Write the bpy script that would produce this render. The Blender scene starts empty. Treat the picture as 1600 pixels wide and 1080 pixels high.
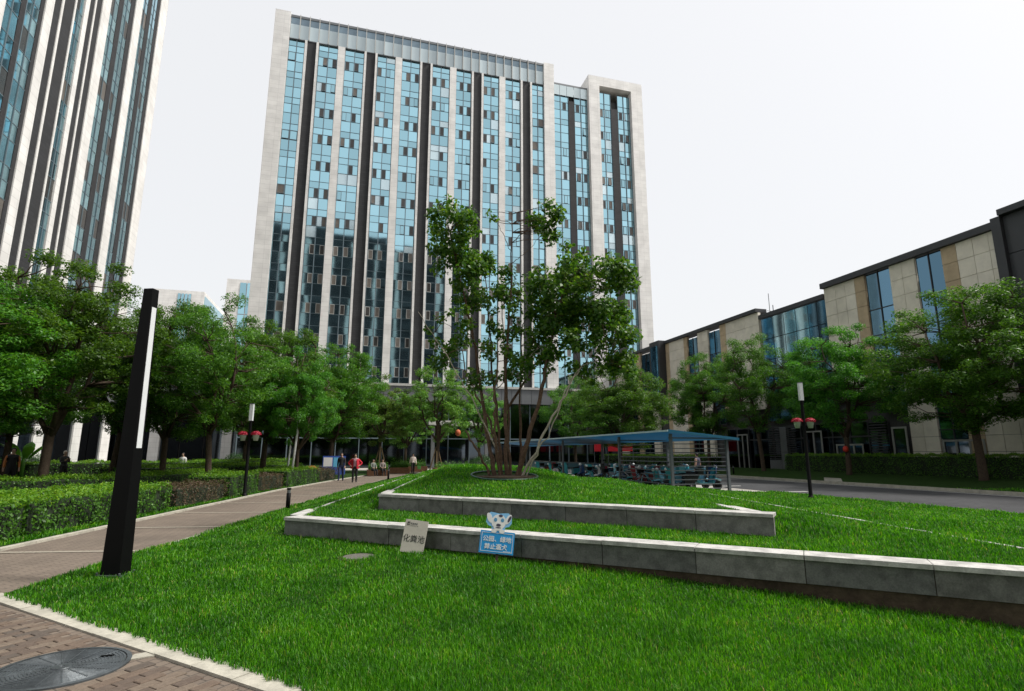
import bpy, math, random
import numpy as np
from mathutils import Vector, Matrix
R = math.radians
sc = bpy.context.scene
COL = sc.collection

# ------------------------------------------------------------------ camera
CAM_H = 1.75
cd = bpy.data.cameras.new('camera'); cam = bpy.data.objects.new('camera', cd); COL.objects.link(cam)
cd.sensor_width = 36.0; cd.lens = 36.0 * 870 / 1600; cd.clip_end = 2000; cd.clip_start = 0.05
cam.location = (0, 0, CAM_H)
cam.rotation_euler = (R(90) + math.atan(168 / 870), 0, -R(15.75))
sc.camera = cam

# ------------------------------------------------------------------ sky, sun, exposure
SUN_EL, SUN_AZ = R(55), R(110)          # azimuth to the right of +Y
w = bpy.data.worlds.new('World'); sc.world = w; w.use_nodes = True
nt = w.node_tree; nt.nodes.clear()
out = nt.nodes.new('ShaderNodeOutputWorld'); bg = nt.nodes.new('ShaderNodeBackground')
sky = nt.nodes.new('ShaderNodeTexSky'); sky.sky_type = 'NISHITA'; sky.sun_disc = False
sky.sun_elevation = SUN_EL; sky.sun_rotation = SUN_AZ
sky.air_density = 1.0; sky.dust_density = 6.0; sky.ozone_density = 1.0
mixn = nt.nodes.new('ShaderNodeMix'); mixn.data_type = 'RGBA'; mixn.inputs[0].default_value = 0.72
mixn.inputs[7].default_value = (9.2, 9.2, 9.15, 1)      # thin even cloud layer, in the sky node's own units
nt.links.new(sky.outputs[0], mixn.inputs[6]); nt.links.new(mixn.outputs[2], bg.inputs[0])
bg.inputs[1].default_value = 0.079
nt.links.new(bg.outputs[0], out.inputs[0])
sd = bpy.data.lights.new('sun', 'SUN'); sun = bpy.data.objects.new('sun', sd); COL.objects.link(sun)
sd.energy = 2.6; sd.angle = R(10); sd.color = (1.0, 0.96, 0.9)
sdir = Vector((math.sin(SUN_AZ) * math.cos(SUN_EL), math.cos(SUN_AZ) * math.cos(SUN_EL), math.sin(SUN_EL)))
sun.rotation_euler = sdir.to_track_quat('Z', 'Y').to_euler()
sc.view_settings.view_transform = 'Standard'; sc.view_settings.look = 'None'
sc.view_settings.exposure = 0.65; sc.view_settings.gamma = 1.0; sc.view_settings.use_curve_mapping = False
sc.cycles.max_bounces = 7; sc.cycles.transparent_max_bounces = 6
sc.cycles.caustics_reflective = False; sc.cycles.caustics_refractive = False
sc.cycles.use_denoising = True

# ------------------------------------------------------------------ materials
MATS = {}
def newmat(name):
    m = bpy.data.materials.new(name); m.use_nodes = True
    return m, m.node_tree, m.node_tree.nodes['Principled BSDF']
def M(name, c, rough=0.6, var=0.18, scale=6.0, bump=0.0, metal=0.0, spec=0.5, bscale=None, stain=0.0):
    if name in MATS: return MATS[name]
    m, t, b = newmat(name)
    geo = t.nodes.new('ShaderNodeNewGeometry')
    n = t.nodes.new('ShaderNodeTexNoise'); n.inputs['Scale'].default_value = scale; n.inputs['Detail'].default_value = 5
    n.inputs['Roughness'].default_value = 0.65
    t.links.new(geo.outputs['Position'], n.inputs['Vector'])
    r = t.nodes.new('ShaderNodeMapRange'); r.inputs[1].default_value = 0.3; r.inputs[2].default_value = 0.7
    r.inputs[3].default_value = 1 - var; r.inputs[4].default_value = 1 + var
    t.links.new(n.outputs[0], r.inputs[0])
    mx = t.nodes.new('ShaderNodeVectorMath'); mx.operation = 'SCALE'; mx.inputs[0].default_value = c[:3]
    t.links.new(r.outputs[0], mx.inputs['Scale'])
    last = mx.outputs[0]
    if stain:
        n2 = t.nodes.new('ShaderNodeTexNoise'); n2.inputs['Scale'].default_value = scale * 0.13; n2.inputs['Detail'].default_value = 6
        t.links.new(geo.outputs['Position'], n2.inputs['Vector'])
        r2 = t.nodes.new('ShaderNodeMapRange'); r2.inputs[1].default_value = .42; r2.inputs[2].default_value = .62
        r2.inputs[3].default_value = 1; r2.inputs[4].default_value = 1 - stain
        t.links.new(n2.outputs[0], r2.inputs[0])
        m2 = t.nodes.new('ShaderNodeVectorMath'); m2.operation = 'SCALE'
        t.links.new(last, m2.inputs[0]); t.links.new(r2.outputs[0], m2.inputs['Scale']); last = m2.outputs[0]
    t.links.new(last, b.inputs['Base Color'])
    b.inputs['Roughness'].default_value = rough; b.inputs['Metallic'].default_value = metal
    b.inputs['Specular IOR Level'].default_value = spec
    if bump:
        bn = t.nodes.new('ShaderNodeBump'); bn.inputs['Strength'].default_value = bump; bn.inputs['Distance'].default_value = 0.01
        n3 = t.nodes.new('ShaderNodeTexNoise'); n3.inputs['Scale'].default_value = bscale or scale * 6; n3.inputs['Detail'].default_value = 4
        t.links.new(geo.outputs['Position'], n3.inputs['Vector'])
        t.links.new(n3.outputs[0], bn.inputs['Height']); t.links.new(bn.outputs[0], b.inputs['Normal'])
    MATS[name] = m
    return m
def leafmat(name, c1, c2, c3, trans=0.35, tcol=None, rough=0.45):
    m, t, b = newmat(name)
    geo = t.nodes.new('ShaderNodeNewGeometry'); cr = t.nodes.new('ShaderNodeValToRGB')
    e = cr.color_ramp.elements; e[0].color = (*c1, 1); e[1].color = (*c3, 1); e[1].position = 1.0
    k = e.new(0.55); k.color = (*c2, 1)
    oi = t.nodes.new('ShaderNodeObjectInfo'); mr_ = t.nodes.new('ShaderNodeMapRange'); mr_.inputs[3].default_value = .72; mr_.inputs[4].default_value = 1.25
    t.links.new(oi.outputs['Random'], mr_.inputs[0])
    hs = t.nodes.new('ShaderNodeHueSaturation'); t.links.new(mr_.outputs[0], hs.inputs['Value'])
    mh_ = t.nodes.new('ShaderNodeMapRange'); mh_.inputs[3].default_value = .485; mh_.inputs[4].default_value = .515
    t.links.new(oi.outputs['Random'], mh_.inputs[0]); t.links.new(mh_.outputs[0], hs.inputs['Hue'])
    t.links.new(geo.outputs['Random Per Island'], cr.inputs[0])
    if name in ('locust_leaf', 'young_tree_leaf'): t.links.new(cr.outputs[0], hs.inputs['Color']); src = hs.outputs[0]
    else: src = cr.outputs[0]
    t.links.new(src, b.inputs['Base Color'])
    b.inputs['Roughness'].default_value = rough; b.inputs['Specular IOR Level'].default_value = 0.35
    tr = t.nodes.new('ShaderNodeBsdfTranslucent')
    tm = t.nodes.new('ShaderNodeVectorMath'); tm.operation = 'MULTIPLY'; tm.inputs[1].default_value = tcol or (1.7, 1.6, 0.8)
    t.links.new(src, tm.inputs[0]); t.links.new(tm.outputs[0], tr.inputs[0])
    mx = t.nodes.new('ShaderNodeMixShader'); mx.inputs[0].default_value = trans
    t.links.new(b.outputs[0], mx.inputs[1]); t.links.new(tr.outputs[0], mx.inputs[2])
    t.links.new(mx.outputs[0], t.nodes['Material Output'].inputs[0])
    MATS[name] = m
    return m
def jointmat(name, c, mortar, bw, bh, ms=0.012, off=0.0, rough=0.7, var=0.12, mode='wall', rot=0.0, c2=None, stain=0.12):
    """stone or brick courses: mode 'wall' uses (x+y, z), 'floor' uses (x, y) turned by rot"""
    m, t, b = newmat(name)
    geo = t.nodes.new('ShaderNodeNewGeometry')
    if mode == 'wall':
        sp = t.nodes.new('ShaderNodeSeparateXYZ'); t.links.new(geo.outputs['Position'], sp.inputs[0])
        ad = t.nodes.new('ShaderNodeMath'); ad.operation = 'ADD'; t.links.new(sp.outputs[0], ad.inputs[0]); t.links.new(sp.outputs[1], ad.inputs[1])
        cb = t.nodes.new('ShaderNodeCombineXYZ'); t.links.new(ad.outputs[0], cb.inputs[0]); t.links.new(sp.outputs[2], cb.inputs[1])
        vec = cb.outputs[0]
    else:
        mp = t.nodes.new('ShaderNodeMapping'); mp.inputs['Rotation'].default_value = (0, 0, rot)
        t.links.new(geo.outputs['Position'], mp.inputs[0]); vec = mp.outputs[0]
    br = t.nodes.new('ShaderNodeTexBrick'); br.offset = off
    br.inputs['Scale'].default_value = 1.0; br.inputs['Brick Width'].default_value = bw; br.inputs['Row Height'].default_value = bh
    br.inputs['Mortar Size'].default_value = ms; br.inputs['Mortar Smooth'].default_value = 0.1; br.inputs['Bias'].default_value = 0
    d = c2 or tuple(x * (1 - var) for x in c)
    br.inputs['Color1'].default_value = (*c, 1); br.inputs['Color2'].default_value = (*d, 1); br.inputs['Mortar'].default_value = (*mortar, 1)
    t.links.new(vec, br.inputs['Vector'])
    n = t.nodes.new('ShaderNodeTexNoise'); n.inputs['Scale'].default_value = 0.6; n.inputs['Detail'].default_value = 7
    t.links.new(geo.outputs['Position'], n.inputs['Vector'])
    r = t.nodes.new('ShaderNodeMapRange'); r.inputs[1].default_value = .35; r.inputs[2].default_value = .65
    r.inputs[3].default_value = 1 - stain; r.inputs[4].default_value = 1 + stain * .5
    t.links.new(n.outputs[0], r.inputs[0])
    s = t.nodes.new('ShaderNodeVectorMath'); s.operation = 'SCALE'
    t.links.new(br.outputs[0], s.inputs[0]); t.links.new(r.outputs[0], s.inputs['Scale']); t.links.new(s.outputs[0], b.inputs['Base Color'])
    bn = t.nodes.new('ShaderNodeBump'); bn.inputs['Strength'].default_value = .5; bn.inputs['Distance'].default_value = .01; bn.invert = True
    t.links.new(br.outputs['Fac'], bn.inputs['Height']); t.links.new(bn.outputs[0], b.inputs['Normal'])
    b.inputs['Roughness'].default_value = rough
    MATS[name] = m
    return m
def glassmat(name, c, rough=0.04, metal=1.0, var=0.17, scale=0.35):
    """coated solar glass: a tinted mirror of what stands opposite, slightly uneven from pane to pane"""
    m, t, b = newmat(name)
    geo = t.nodes.new('ShaderNodeNewGeometry')
    mr = t.nodes.new('ShaderNodeMapRange'); mr.inputs[3].default_value = 1 - var; mr.inputs[4].default_value = 1 + var
    oi = t.nodes.new('ShaderNodeObjectInfo')
    ad = t.nodes.new('ShaderNodeMath'); ad.operation = 'ADD'
    t.links.new(geo.outputs['Random Per Island'], ad.inputs[0]); t.links.new(oi.outputs['Random'], ad.inputs[1])
    fr = t.nodes.new('ShaderNodeMath'); fr.operation = 'FRACT'; t.links.new(ad.outputs[0], fr.inputs[0])
    t.links.new(fr.outputs[0], mr.inputs[0])
    s = t.nodes.new('ShaderNodeVectorMath'); s.operation = 'SCALE'; s.inputs[0].default_value = c
    t.links.new(mr.outputs[0], s.inputs['Scale']); t.links.new(s.outputs[0], b.inputs['Base Color'])
    b.inputs['Metallic'].default_value = metal; b.inputs['Roughness'].default_value = rough
    n = t.nodes.new('ShaderNodeTexNoise'); n.inputs['Scale'].default_value = scale; n.inputs['Detail'].default_value = 1
    t.links.new(geo.outputs['Position'], n.inputs['Vector'])
    bn = t.nodes.new('ShaderNodeBump'); bn.inputs['Strength'].default_value = .10; bn.inputs['Distance'].default_value = .06
    t.links.new(n.outputs[0], bn.inputs['Height']); t.links.new(bn.outputs[0], b.inputs['Normal'])
    MATS[name] = m
    return m

m_pale = jointmat('pale_stone_cladding', (0.83, 0.82, 0.80), (0.60, 0.59, 0.575), 1.15, 0.62, 0.014, 0.0, 0.75, 0.07)
m_dark = jointmat('dark_brick_cladding', (0.034, 0.035, 0.039), (0.019, 0.02, 0.022), 0.9, 0.3, 0.02, 0.5, 0.8, 0.25)
m_tglass = glassmat('blue_tower_glass', (0.36, 0.60, 0.68))
m_tglass2 = glassmat('spandrel_tower_glass', (0.33, 0.55, 0.62), 0.12)
m_tglassp = glassmat('pale_blind_glass', (0.62, 0.76, 0.80), .15, .7)
m_dglass = M('dark_window_glass', (0.05, 0.048, 0.046), 0.12, .3, 1.0)
m_bglass = M('brown_window_blind', (0.13, 0.115, 0.10), 0.35, .3, 1.0)
m_mull = M('grey_metal_mullion', (0.15, 0.20, 0.23), .45, .1, metal=.3)
m_wframe = M('pale_window_frame', (0.48, 0.48, 0.46), .5, .08)
m_fascia = M('grey_fascia_metal', (0.17, 0.18, 0.19), .45, .08, 1.0, metal=.4)
m_lobby = glassmat('dark_lobby_glass', (0.10, 0.12, 0.14), .05)
m_crown = glassmat('crown_screen_glass', (0.50, 0.58, 0.60), .3, .5)
m_crownd = glassmat('crown_screen_dark', (0.20, 0.27, 0.32), .2, .5)
m_stoneA = M('cream_stone_panel', (0.72, 0.68, 0.58), .8, .12, 1.2, .15, stain=.12)
m_stoneB = M('pale_stone_panel', (0.77, 0.73, 0.63), .8, .12, 1.2, .15, stain=.12)
m_stoneC = M('tan_stone_panel', (0.52, 0.41, 0.27), .8, .16, 1.4, .15, stain=.15)
m_char = M('charcoal_metal_panel', (0.045, 0.046, 0.05), .5, .1, 1.0, metal=.3)
m_rglass = glassmat('blue_shop_glass', (0.10, 0.19, 0.26), .05)
m_rglass2 = glassmat('link_glass', (0.36, 0.56, 0.63), .05)
m_core = M('building_core', (0.06, 0.06, 0.06), .9)
m_granite = M('grey_granite', (0.19, 0.19, 0.185), .75, .22, 60, .25, 0, .4, 300, .3)
GRAN = [m_granite] + [M('grey_granite_%d' % i, c, .75, .25, 55, .25, 0, .4, 300, .35) for i, c in enumerate([(.155, .155, .15), (.225, .22, .21), (.18, .175, .165)])]
m_cap = M('pale_granite_cap', (0.54, 0.53, 0.505), .7, .16, 40, .2, 0, .4, 200, .34)
m_plinth = M('brown_earth_plinth', (0.075, 0.055, 0.038), .95, .4, 9, .8, 0, .2, 30, .3)
m_kerb = M('pale_kerb_stone', (0.46, 0.44, 0.37), .85, .14, 25, .3, 0, .3, 90, .22)
m_soil = M('lawn_soil', (0.022, 0.05, 0.010), .95, .35, 5, .5, 0, .1)
m_earth = M('bare_soil', (0.05, 0.038, 0.026), .95, .3, 8, .6, 0, .1)
m_asph = M('asphalt', (0.055, 0.056, 0.06), .8, .22, 3, .3, 0, .3, 120, .25)
m_line = M('road_paint', (0.6, 0.6, 0.57), .7, .15, 9)
m_conc = M('pale_concrete', (0.40, 0.38, 0.34), .85, .12, 3, .1, 0, .3, 60, .15)
m_black = M('black_painted_steel', (0.003, 0.003, 0.0035), .55, .1, spec=.12)
m_lampw = M('opal_lamp_panel', (0.70, 0.72, 0.74), .35, .04)
m_steel = M('grey_painted_steel', (0.10, 0.115, 0.125), .5, .12)
m_bark = M('grey_brown_bark', (0.075, 0.055, 0.04), .9, .35, 14, .8, 0, .2, 40)
m_bark2 = M('peeling_maple_bark', (0.11, 0.07, 0.048), .85, .45, 16, .8, 0, .2, 40)
m_barkp = M('pale_dead_bark', (0.34, 0.31, 0.25), .85, .3, 16, .6, 0, .2, 40)
m_pave = jointmat('brick_paving', (0.19, 0.152, 0.118), (0.07, 0.058, 0.047), .21, .105, .006, .5, .85, .2, 'floor', R(-47), (0.155, 0.122, 0.096), .18)
m_grass = leafmat('grass_blade', (0.018, 0.095, 0.002), (0.060, 0.27, 0.004), (0.17, 0.46, 0.014), .40, (1.3, 1.4, .5))
ke = m_grass.node_tree.nodes
for nd in ke:
    if nd.type == 'VALTORGB':
        e_ = nd.color_ramp.elements; e_[len(e_) - 1].position = .965; q_ = e_.new(.985); q_.color = (.34, .36, .10, 1)
def patch_noise(m, a, b, sc_):
    t = m.node_tree; bs = t.nodes['Principled BSDF']; lk = bs.inputs['Base Color'].links[0]; src = lk.from_socket
    geo = t.nodes.new('ShaderNodeNewGeometry'); n = t.nodes.new('ShaderNodeTexNoise'); n.inputs['Scale'].default_value = sc_; n.inputs['Detail'].default_value = 6; n.inputs['Roughness'].default_value = .7
    t.links.new(geo.outputs['Position'], n.inputs['Vector'])
    cr = t.nodes.new('ShaderNodeValToRGB'); e = cr.color_ramp.elements; e[0].position = .36; e[0].color = (*a, 1); e[1].position = .60; e[1].color = (*b, 1); dry = e.new(.72); dry.color = (2.3, 1.15, 3.0, 1)
    t.links.new(n.outputs[0], cr.inputs[0])
    mm = t.nodes.new('ShaderNodeVectorMath'); mm.operation = 'MULTIPLY'; outs = [l.to_socket for l in src.links]
    t.links.new(src, mm.inputs[0]); t.links.new(cr.outputs[0], mm.inputs[1])
    for o_ in outs: t.links.new(mm.outputs[0], o_)
patch_noise(m_grass, (.50, .62, .7), (1.2, 1.08, 1.0), 1.1)
m_leafA = leafmat('locust_leaf', (0.030, 0.098, 0.010), (0.060, 0.18, 0.016), (0.125, 0.28, 0.028), .42)
m_leafB = leafmat('maple_leaf', (0.025, 0.08, 0.010), (0.055, 0.15, 0.015), (0.14, 0.25, 0.03), .40)
m_leafC = leafmat('young_tree_leaf', (0.06, 0.15, 0.03), (0.11, 0.24, 0.04), (0.19, 0.34, 0.065), .42)
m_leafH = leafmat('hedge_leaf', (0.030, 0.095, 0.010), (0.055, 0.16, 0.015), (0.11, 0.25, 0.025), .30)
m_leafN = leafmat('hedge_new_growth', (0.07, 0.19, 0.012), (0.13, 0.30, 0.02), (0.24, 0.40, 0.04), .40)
m_leafD = leafmat('dark_shrub_leaf', (0.015, 0.05, 0.012), (0.025, 0.08, 0.015), (0.045, 0.11, 0.02), .25)
m_twig = leafmat('brown_hedge_twig', (0.07, 0.045, 0.03), (0.11, 0.07, 0.045), (0.07, 0.09, 0.03), .1)
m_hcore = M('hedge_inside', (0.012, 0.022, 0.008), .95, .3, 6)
m_iron = M('cast_iron', (0.10, 0.115, 0.125), .45, .25, 18, .2, .4, .5, 80, .45)
m_skin = M('skin', (0.42, 0.26, 0.19), .6, .06)
m_hair = M('black_hair', (0.012, 0.010, 0.009), .5, .2)
m_wood = M('brown_planter_wood', (0.16, 0.075, 0.035), .75, .25, 6, .2)
m_rubber = M('black_rubber', (0.012, 0.012, 0.012), .75, .1)
m_chrome = M('scuffed_chrome', (0.5, 0.5, 0.5), .3, .1, metal=1.0)
m_roofb = leafmat('blue_polycarbonate', (.05, .24, .36), (.05, .24, .36), (.06, .26, .38), .6, (1, 1, 1), .3)
def C(name, c, rough=.6, var=.12): return M(name, c, rough, var)

# ------------------------------------------------------------------ mesh helpers
def link(o, parent=None):
    COL.objects.link(o)
    if parent is not None: o.parent = parent
    return o
def tag(o, label=None, cat=None, group=None, kind=None):
    if label: o['label'] = label
    if cat: o['category'] = cat
    if group: o['group'] = group
    if kind: o['kind'] = kind
    return o
def empty(name, loc=(0, 0, 0), rz=0.0, **k):
    o = bpy.data.objects.new(name, None); o.empty_display_size = .2
    o.location = loc; o.rotation_euler = (0, 0, rz); link(o)
    return tag(o, **k)
def place(name, mesh, parent=None, loc=None, rot=None, scl=None, mats=None):
    o = bpy.data.objects.new(name, mesh); link(o, parent)
    if loc is not None: o.location = loc
    elif parent is not None and parent.type == 'EMPTY' and not parent.get('local'): o.location = -Vector(parent.location)
    if rot is not None: o.rotation_euler = rot
    if scl is not None: o.scale = scl
    if mats:
        for i, m in enumerate(mats):
            o.material_slots[i].link = 'OBJECT'; o.material_slots[i].material = m
    return o
def copy_tree(o, parent=None):
    c = o.copy(); link(c); c.parent = parent
    for ch in list(o.children): copy_tree(ch, c)
    return c
class MB:
    def __init__(s): s.v = []; s.f = []; s.m = []
    def add(s, vs, fs, mi=0):
        n = len(s.v); s.v += [tuple(p) for p in vs]
        for f in fs: s.f.append(tuple(i + n for i in f)); s.m.append(mi)
        return s
    def box(s, x0, x1, y0, y1, z0, z1, mi=0):
        return s.add([(x0, y0, z0), (x1, y0, z0), (x1, y1, z0), (x0, y1, z0), (x0, y0, z1), (x1, y0, z1), (x1, y1, z1), (x0, y1, z1)],
                     [(0, 3, 2, 1), (4, 5, 6, 7), (0, 1, 5, 4), (1, 2, 6, 5), (2, 3, 7, 6), (3, 0, 4, 7)], mi)
    def prism(s, poly, z0, z1, mi=0):
        n = len(poly)
        a = sum(poly[i][0] * poly[(i + 1) % n][1] - poly[(i + 1) % n][0] * poly[i][1] for i in range(n))
        if a < 0: poly = poly[::-1]
        za = z0 if hasattr(z0, '__len__') else [z0] * n; zb = z1 if hasattr(z1, '__len__') else [z1] * n
        vs = [(p[0], p[1], za[i]) for i, p in enumerate(poly)] + [(p[0], p[1], zb[i]) for i, p in enumerate(poly)]
        fs = [tuple(range(n - 1, -1, -1)), tuple(range(n, 2 * n))] + [(i, (i + 1) % n, n + (i + 1) % n, n + i) for i in range(n)]
        return s.add(vs, fs, mi)
    def tube(s, pts, rad, n=8, mi=0, cap=True):
        pts = [Vector(p) for p in pts]; k = len(pts)
        rad = rad if hasattr(rad, '__len__') else [rad] * k
        base = len(s.v); ref = None
        for i, p in enumerate(pts):
            d = (pts[min(i + 1, k - 1)] - pts[max(i - 1, 0)]).normalized()
            if ref is None: ref = Vector((1, 0, 0)) if abs(d.x) < .8 else Vector((0, 1, 0))
            a = (ref - d * ref.dot(d)).normalized(); ref = a; b = d.cross(a)
            for j in range(n):
                t = 2 * math.pi * j / n
                s.v.append(tuple(p + (a * math.cos(t) + b * math.sin(t)) * rad[i]))
        for i in range(k - 1):
            for j in range(n):
                s.f.append((base + i * n + j, base + i * n + (j + 1) % n, base + (i + 1) * n + (j + 1) % n, base + (i + 1) * n + j)); s.m.append(mi)
        if cap:
            s.f.append(tuple(base + j for j in range(n - 1, -1, -1))); s.m.append(mi)
            s.f.append(tuple(base + (k - 1) * n + j for j in range(n))); s.m.append(mi)
        return s
    def lathe(s, prof, n=16, c=(0, 0, 0), mi=0, axis='z'):
        base = len(s.v); k = len(prof)
        for r, z in prof:
            for j in range(n):
                t = 2 * math.pi * j / n
                p = (r * math.cos(t), r * math.sin(t), z)
                if axis == 'y': p = (p[0], p[2], -p[1])
                if axis == 'x': p = (p[2], p[0], p[1])
                s.v.append((c[0] + p[0], c[1] + p[1], c[2] + p[2]))
        for i in range(k - 1):
            for j in range(n):
                s.f.append((base + i * n + j, base + i * n + (j + 1) % n, base + (i + 1) * n + (j + 1) % n, base + (i + 1) * n + j)); s.m.append(mi)
        s.f.append(tuple(base + j for j in range(n - 1, -1, -1))); s.m.append(mi)
        s.f.append(tuple(base + (k - 1) * n + j for j in range(n))); s.m.append(mi)
        return s
    def ball(s, c, r, n=10, k=7, mi=0, sz=1.0):
        return s.lathe([(max(r * math.sin(math.pi * i / k), 1e-4), -r * sz * math.cos(math.pi * i / k)) for i in range(k + 1)], n, c, mi)
    def mesh(s, name, mats, smooth=False):
        me = bpy.data.meshes.new(name); me.from_pydata(s.v, [], s.f)
        mats = mats if isinstance(mats, (list, tuple)) else [mats]
        for m in mats: me.materials.append(m)
        if any(s.m): me.polygons.foreach_set('material_index', s.m)
        if smooth: me.polygons.foreach_set('use_smooth', [True] * len(s.f))
        me.update(); return me
    def build(s, name, mats, parent=None, smooth=False, loc=None, rot=None):
        return place(name, s.mesh(name, mats, smooth), parent, loc, rot)
def mesh_np(name, V, F, mat):
    """V (n,3), F (m,k) faces with the same corner count"""
    me = bpy.data.meshes.new(name); m, k = F.shape
    me.vertices.add(len(V)); me.vertices.foreach_set('co', np.ascontiguousarray(V, np.float32).ravel())
    me.loops.add(m * k); me.loops.foreach_set('vertex_index', np.ascontiguousarray(F, np.int32).ravel())
    me.polygons.add(m); me.polygons.foreach_set('loop_start', np.arange(0, m * k, k, dtype=np.int32))
    me.materials.append(mat); me.update(calc_edges=True); return me
def unit(a): return a / np.maximum(np.linalg.norm(a, axis=1, keepdims=True), 1e-9)
def leaf_mesh(name, P, N, size, mat, rng, aspect=.45, droop=.25):
    """kite shaped leaves at P with rough normals N"""
    n = len(P)
    size = size * rng.uniform(.65, 1.3, n)[:, None]
    N = unit(N + rng.normal(0, .45, (n, 3)))
    d = unit(np.cross(N, rng.normal(0, 1, (n, 3)))); d = unit(d + np.array([0, 0, -droop])); b = unit(np.cross(N, d))
    V = np.empty((n, 4, 3))
    V[:, 0] = P - d * size * .5; V[:, 2] = P + d * size * .5 - N * size * .1
    mid = P - d * size * .08 + N * size * .06
    V[:, 1] = mid - b * size * aspect * .5; V[:, 3] = mid + b * size * aspect * .5
    return mesh_np(name, V.reshape(-1, 3), np.arange(4 * n).reshape(n, 4), mat)
def sstep(a, b, x):
    t = np.clip((x - a) / (b - a), 0, 1); return t * t * (3 - 2 * t)
UNITBOX = MB().box(-.5, .5, -.5, .5, -.5, .5)
ub_cache = {}
def ubox(mat):
    if mat.name not in ub_cache: ub_cache[mat.name] = UNITBOX.mesh('block_' + mat.name, mat)
    return ub_cache[mat.name]
def block(name, x0, x1, y0, y1, z0, z1, mat, parent, rot=None):
    o = place(name, ubox(mat), parent, scl=(x1 - x0, y1 - y0, z1 - z0), rot=rot)
    o.location = Vector(((x0 + x1) / 2, (y0 + y1) / 2, (z0 + z1) / 2)) - (Vector(parent.location) if parent is not None else Vector())
    return o
ORD = ['first', 'second', 'third', 'fourth', 'fifth', 'sixth', 'seventh', 'eighth', 'ninth', 'tenth', 'eleventh', 'twelfth', 'thirteenth', 'fourteenth', 'fifteenth', 'sixteenth']

# ================================================================== GROUND, PATH, ROAD, LAWNS
L0 = np.array([-1.12, 11.33]); WD = np.array([.7311, -.6823]); UD = np.array([.2079, .9781]); ND = np.array([.6823, .7311])
L1 = np.array([.59, 12.46]); W1 = np.array([.6864, -.7271]); LEN0, LEN1 = 12.06, 7.62
N_K, N_W = 3.93, 7.519
def nk(s_): return 3.70 - .058 * (s_ + 8.94)          # lawn edge, along the kerb
def solve(px, py, o, a, b):
    dx, dy = px - o[0], py - o[1]; det = a[0] * b[1] - a[1] * b[0]
    return (dx * b[1] - dy * b[0]) / det, (a[0] * dy - a[1] * dx) / det
def overall(x, y):
    f = np.maximum(sstep(9.5, 17.8, x), sstep(18, 24.5, y) * sstep(6, 10, x))
    return 1 - np.maximum(f, sstep(29, 40, y))
def z_front(x, y):
    nn = ND[0] * x + ND[1] * y; s = (x - L0[0]) * WD[0] + (y - L0[1]) * WD[1]
    zb = np.interp(s, [0, 3.5, 6.5, 10.4, 12], [.27, .265, .20, .04, .0]) * np.clip(1 + s / 2.6, 0.05, 1); n0 = nk(x * WD[0] + y * WD[1])
    return .025 + (zb - .025) * np.clip((nn - n0) / (N_W - n0), 0, 1) ** 1.3
def z_left(x, y):
    a, b = solve(x, y, L0, WD, UD)
    zl = .27 + .31 * sstep(0, 1.6, b)
    return .025 + (zl * np.clip(1 + a / 2.6, 0.05, 1) - .025) * (1 - sstep(31, 41, y))
def z_terr(x, y):
    a1, b1 = solve(x, y, L1, W1, UD)
    a0_, b0_ = solve(x, y, L0, WD, UD)
    rise = np.where(a1 < 3, .29 * sstep(-.2, 3, b1) * sstep(.3, 1.5, a0_), .305 * sstep(-.1, 1.5, b1) * (1 - sstep(7.6, 10.2, a1)))
    return .02 + (.55 + rise) * overall(x, y)
def z_upper(x, y):
    a1, b1 = solve(x, y, L1, W1, UD)
    m = .50 * np.exp(-((x - 3.3) / 4.2) ** 2 - ((y - 16.3) / 4.6) ** 2) * sstep(0, 2.6, b1) * sstep(.1, 1.6, a1) * (1 - sstep(LEN1 - 3.2, LEN1, a1))
    return .02 + (.855 + m) * overall(x, y)
PATH_R = [(-4.08, 8.9), (-2.15, 19.1), (0.05, 29.5), (1.85, 38.0), (4.6, 48.0), (7.0, 57.0)]
PATH_L = [(-9.6, -8.0), (-6.04, 12.71), (-3.16, 29.53), (-0.6, 40.0), (2.2, 50.0), (4.6, 58.0)]
def on_poly(pl, y):
    for (x0, y0), (x1, y1) in zip(pl[:-1], pl[1:]):
        if y <= y1: return x0 + (x1 - x0) * (y - y0) / (y1 - y0)
    return pl[-1][0]
ground = MB().box(-700, 700, -400, 900, -1.0, -.04).build('ground', m_conc); tag(ground, kind='structure')
mb = MB()
sfe = float(L0 @ WD) + 16; front_end = ND * nk(sfe) + WD * sfe
poly = PATH_L + PATH_R[::-1] + [tuple(front_end), (front_end[0], -14), (-10, -14)]
cx = MB(); vs = [(x, y, 0.0) for x, y in poly]
cx.add(vs, [tuple(range(len(vs)))])
path = cx.build('path', m_pave); tag(path, kind='structure')

# bricks one by one where they can be told apart
rng = random.Random(5)
brick_m = [M('brick_tone_%d' % i, c, .85, .18, 30, .4, 0, .3, 120) for i, c in enumerate([(.14, .105, .08), (.115, .088, .07), (.165, .13, .10), (.10, .082, .068)])]
bm_ = MB(); e = .006
bm_.add([(-.1, -.048, 0), (.1, -.048, 0), (.1, .048, 0), (-.1, .048, 0), (-.1 + e, -.048 + e, 1), (.1 - e, -.048 + e, 1), (.1 - e, .048 - e, 1), (-.1 + e, .048 - e, 1),
         (-.1, -.048, .6), (.1, -.048, .6), (.1, .048, .6), (-.1, .048, .6)],
        [(4, 5, 6, 7), (0, 1, 9, 8), (1, 2, 10, 9), (2, 3, 11, 10), (3, 0, 8, 11), (8, 9, 5, 4), (9, 10, 6, 5), (10, 11, 7, 6), (11, 8, 4, 7)])
brick_me = [bm_.mesh('brick', m) for m in brick_m]
MH = np.array([-2.22, 5.85]); MHR = .45
spots = []
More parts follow.
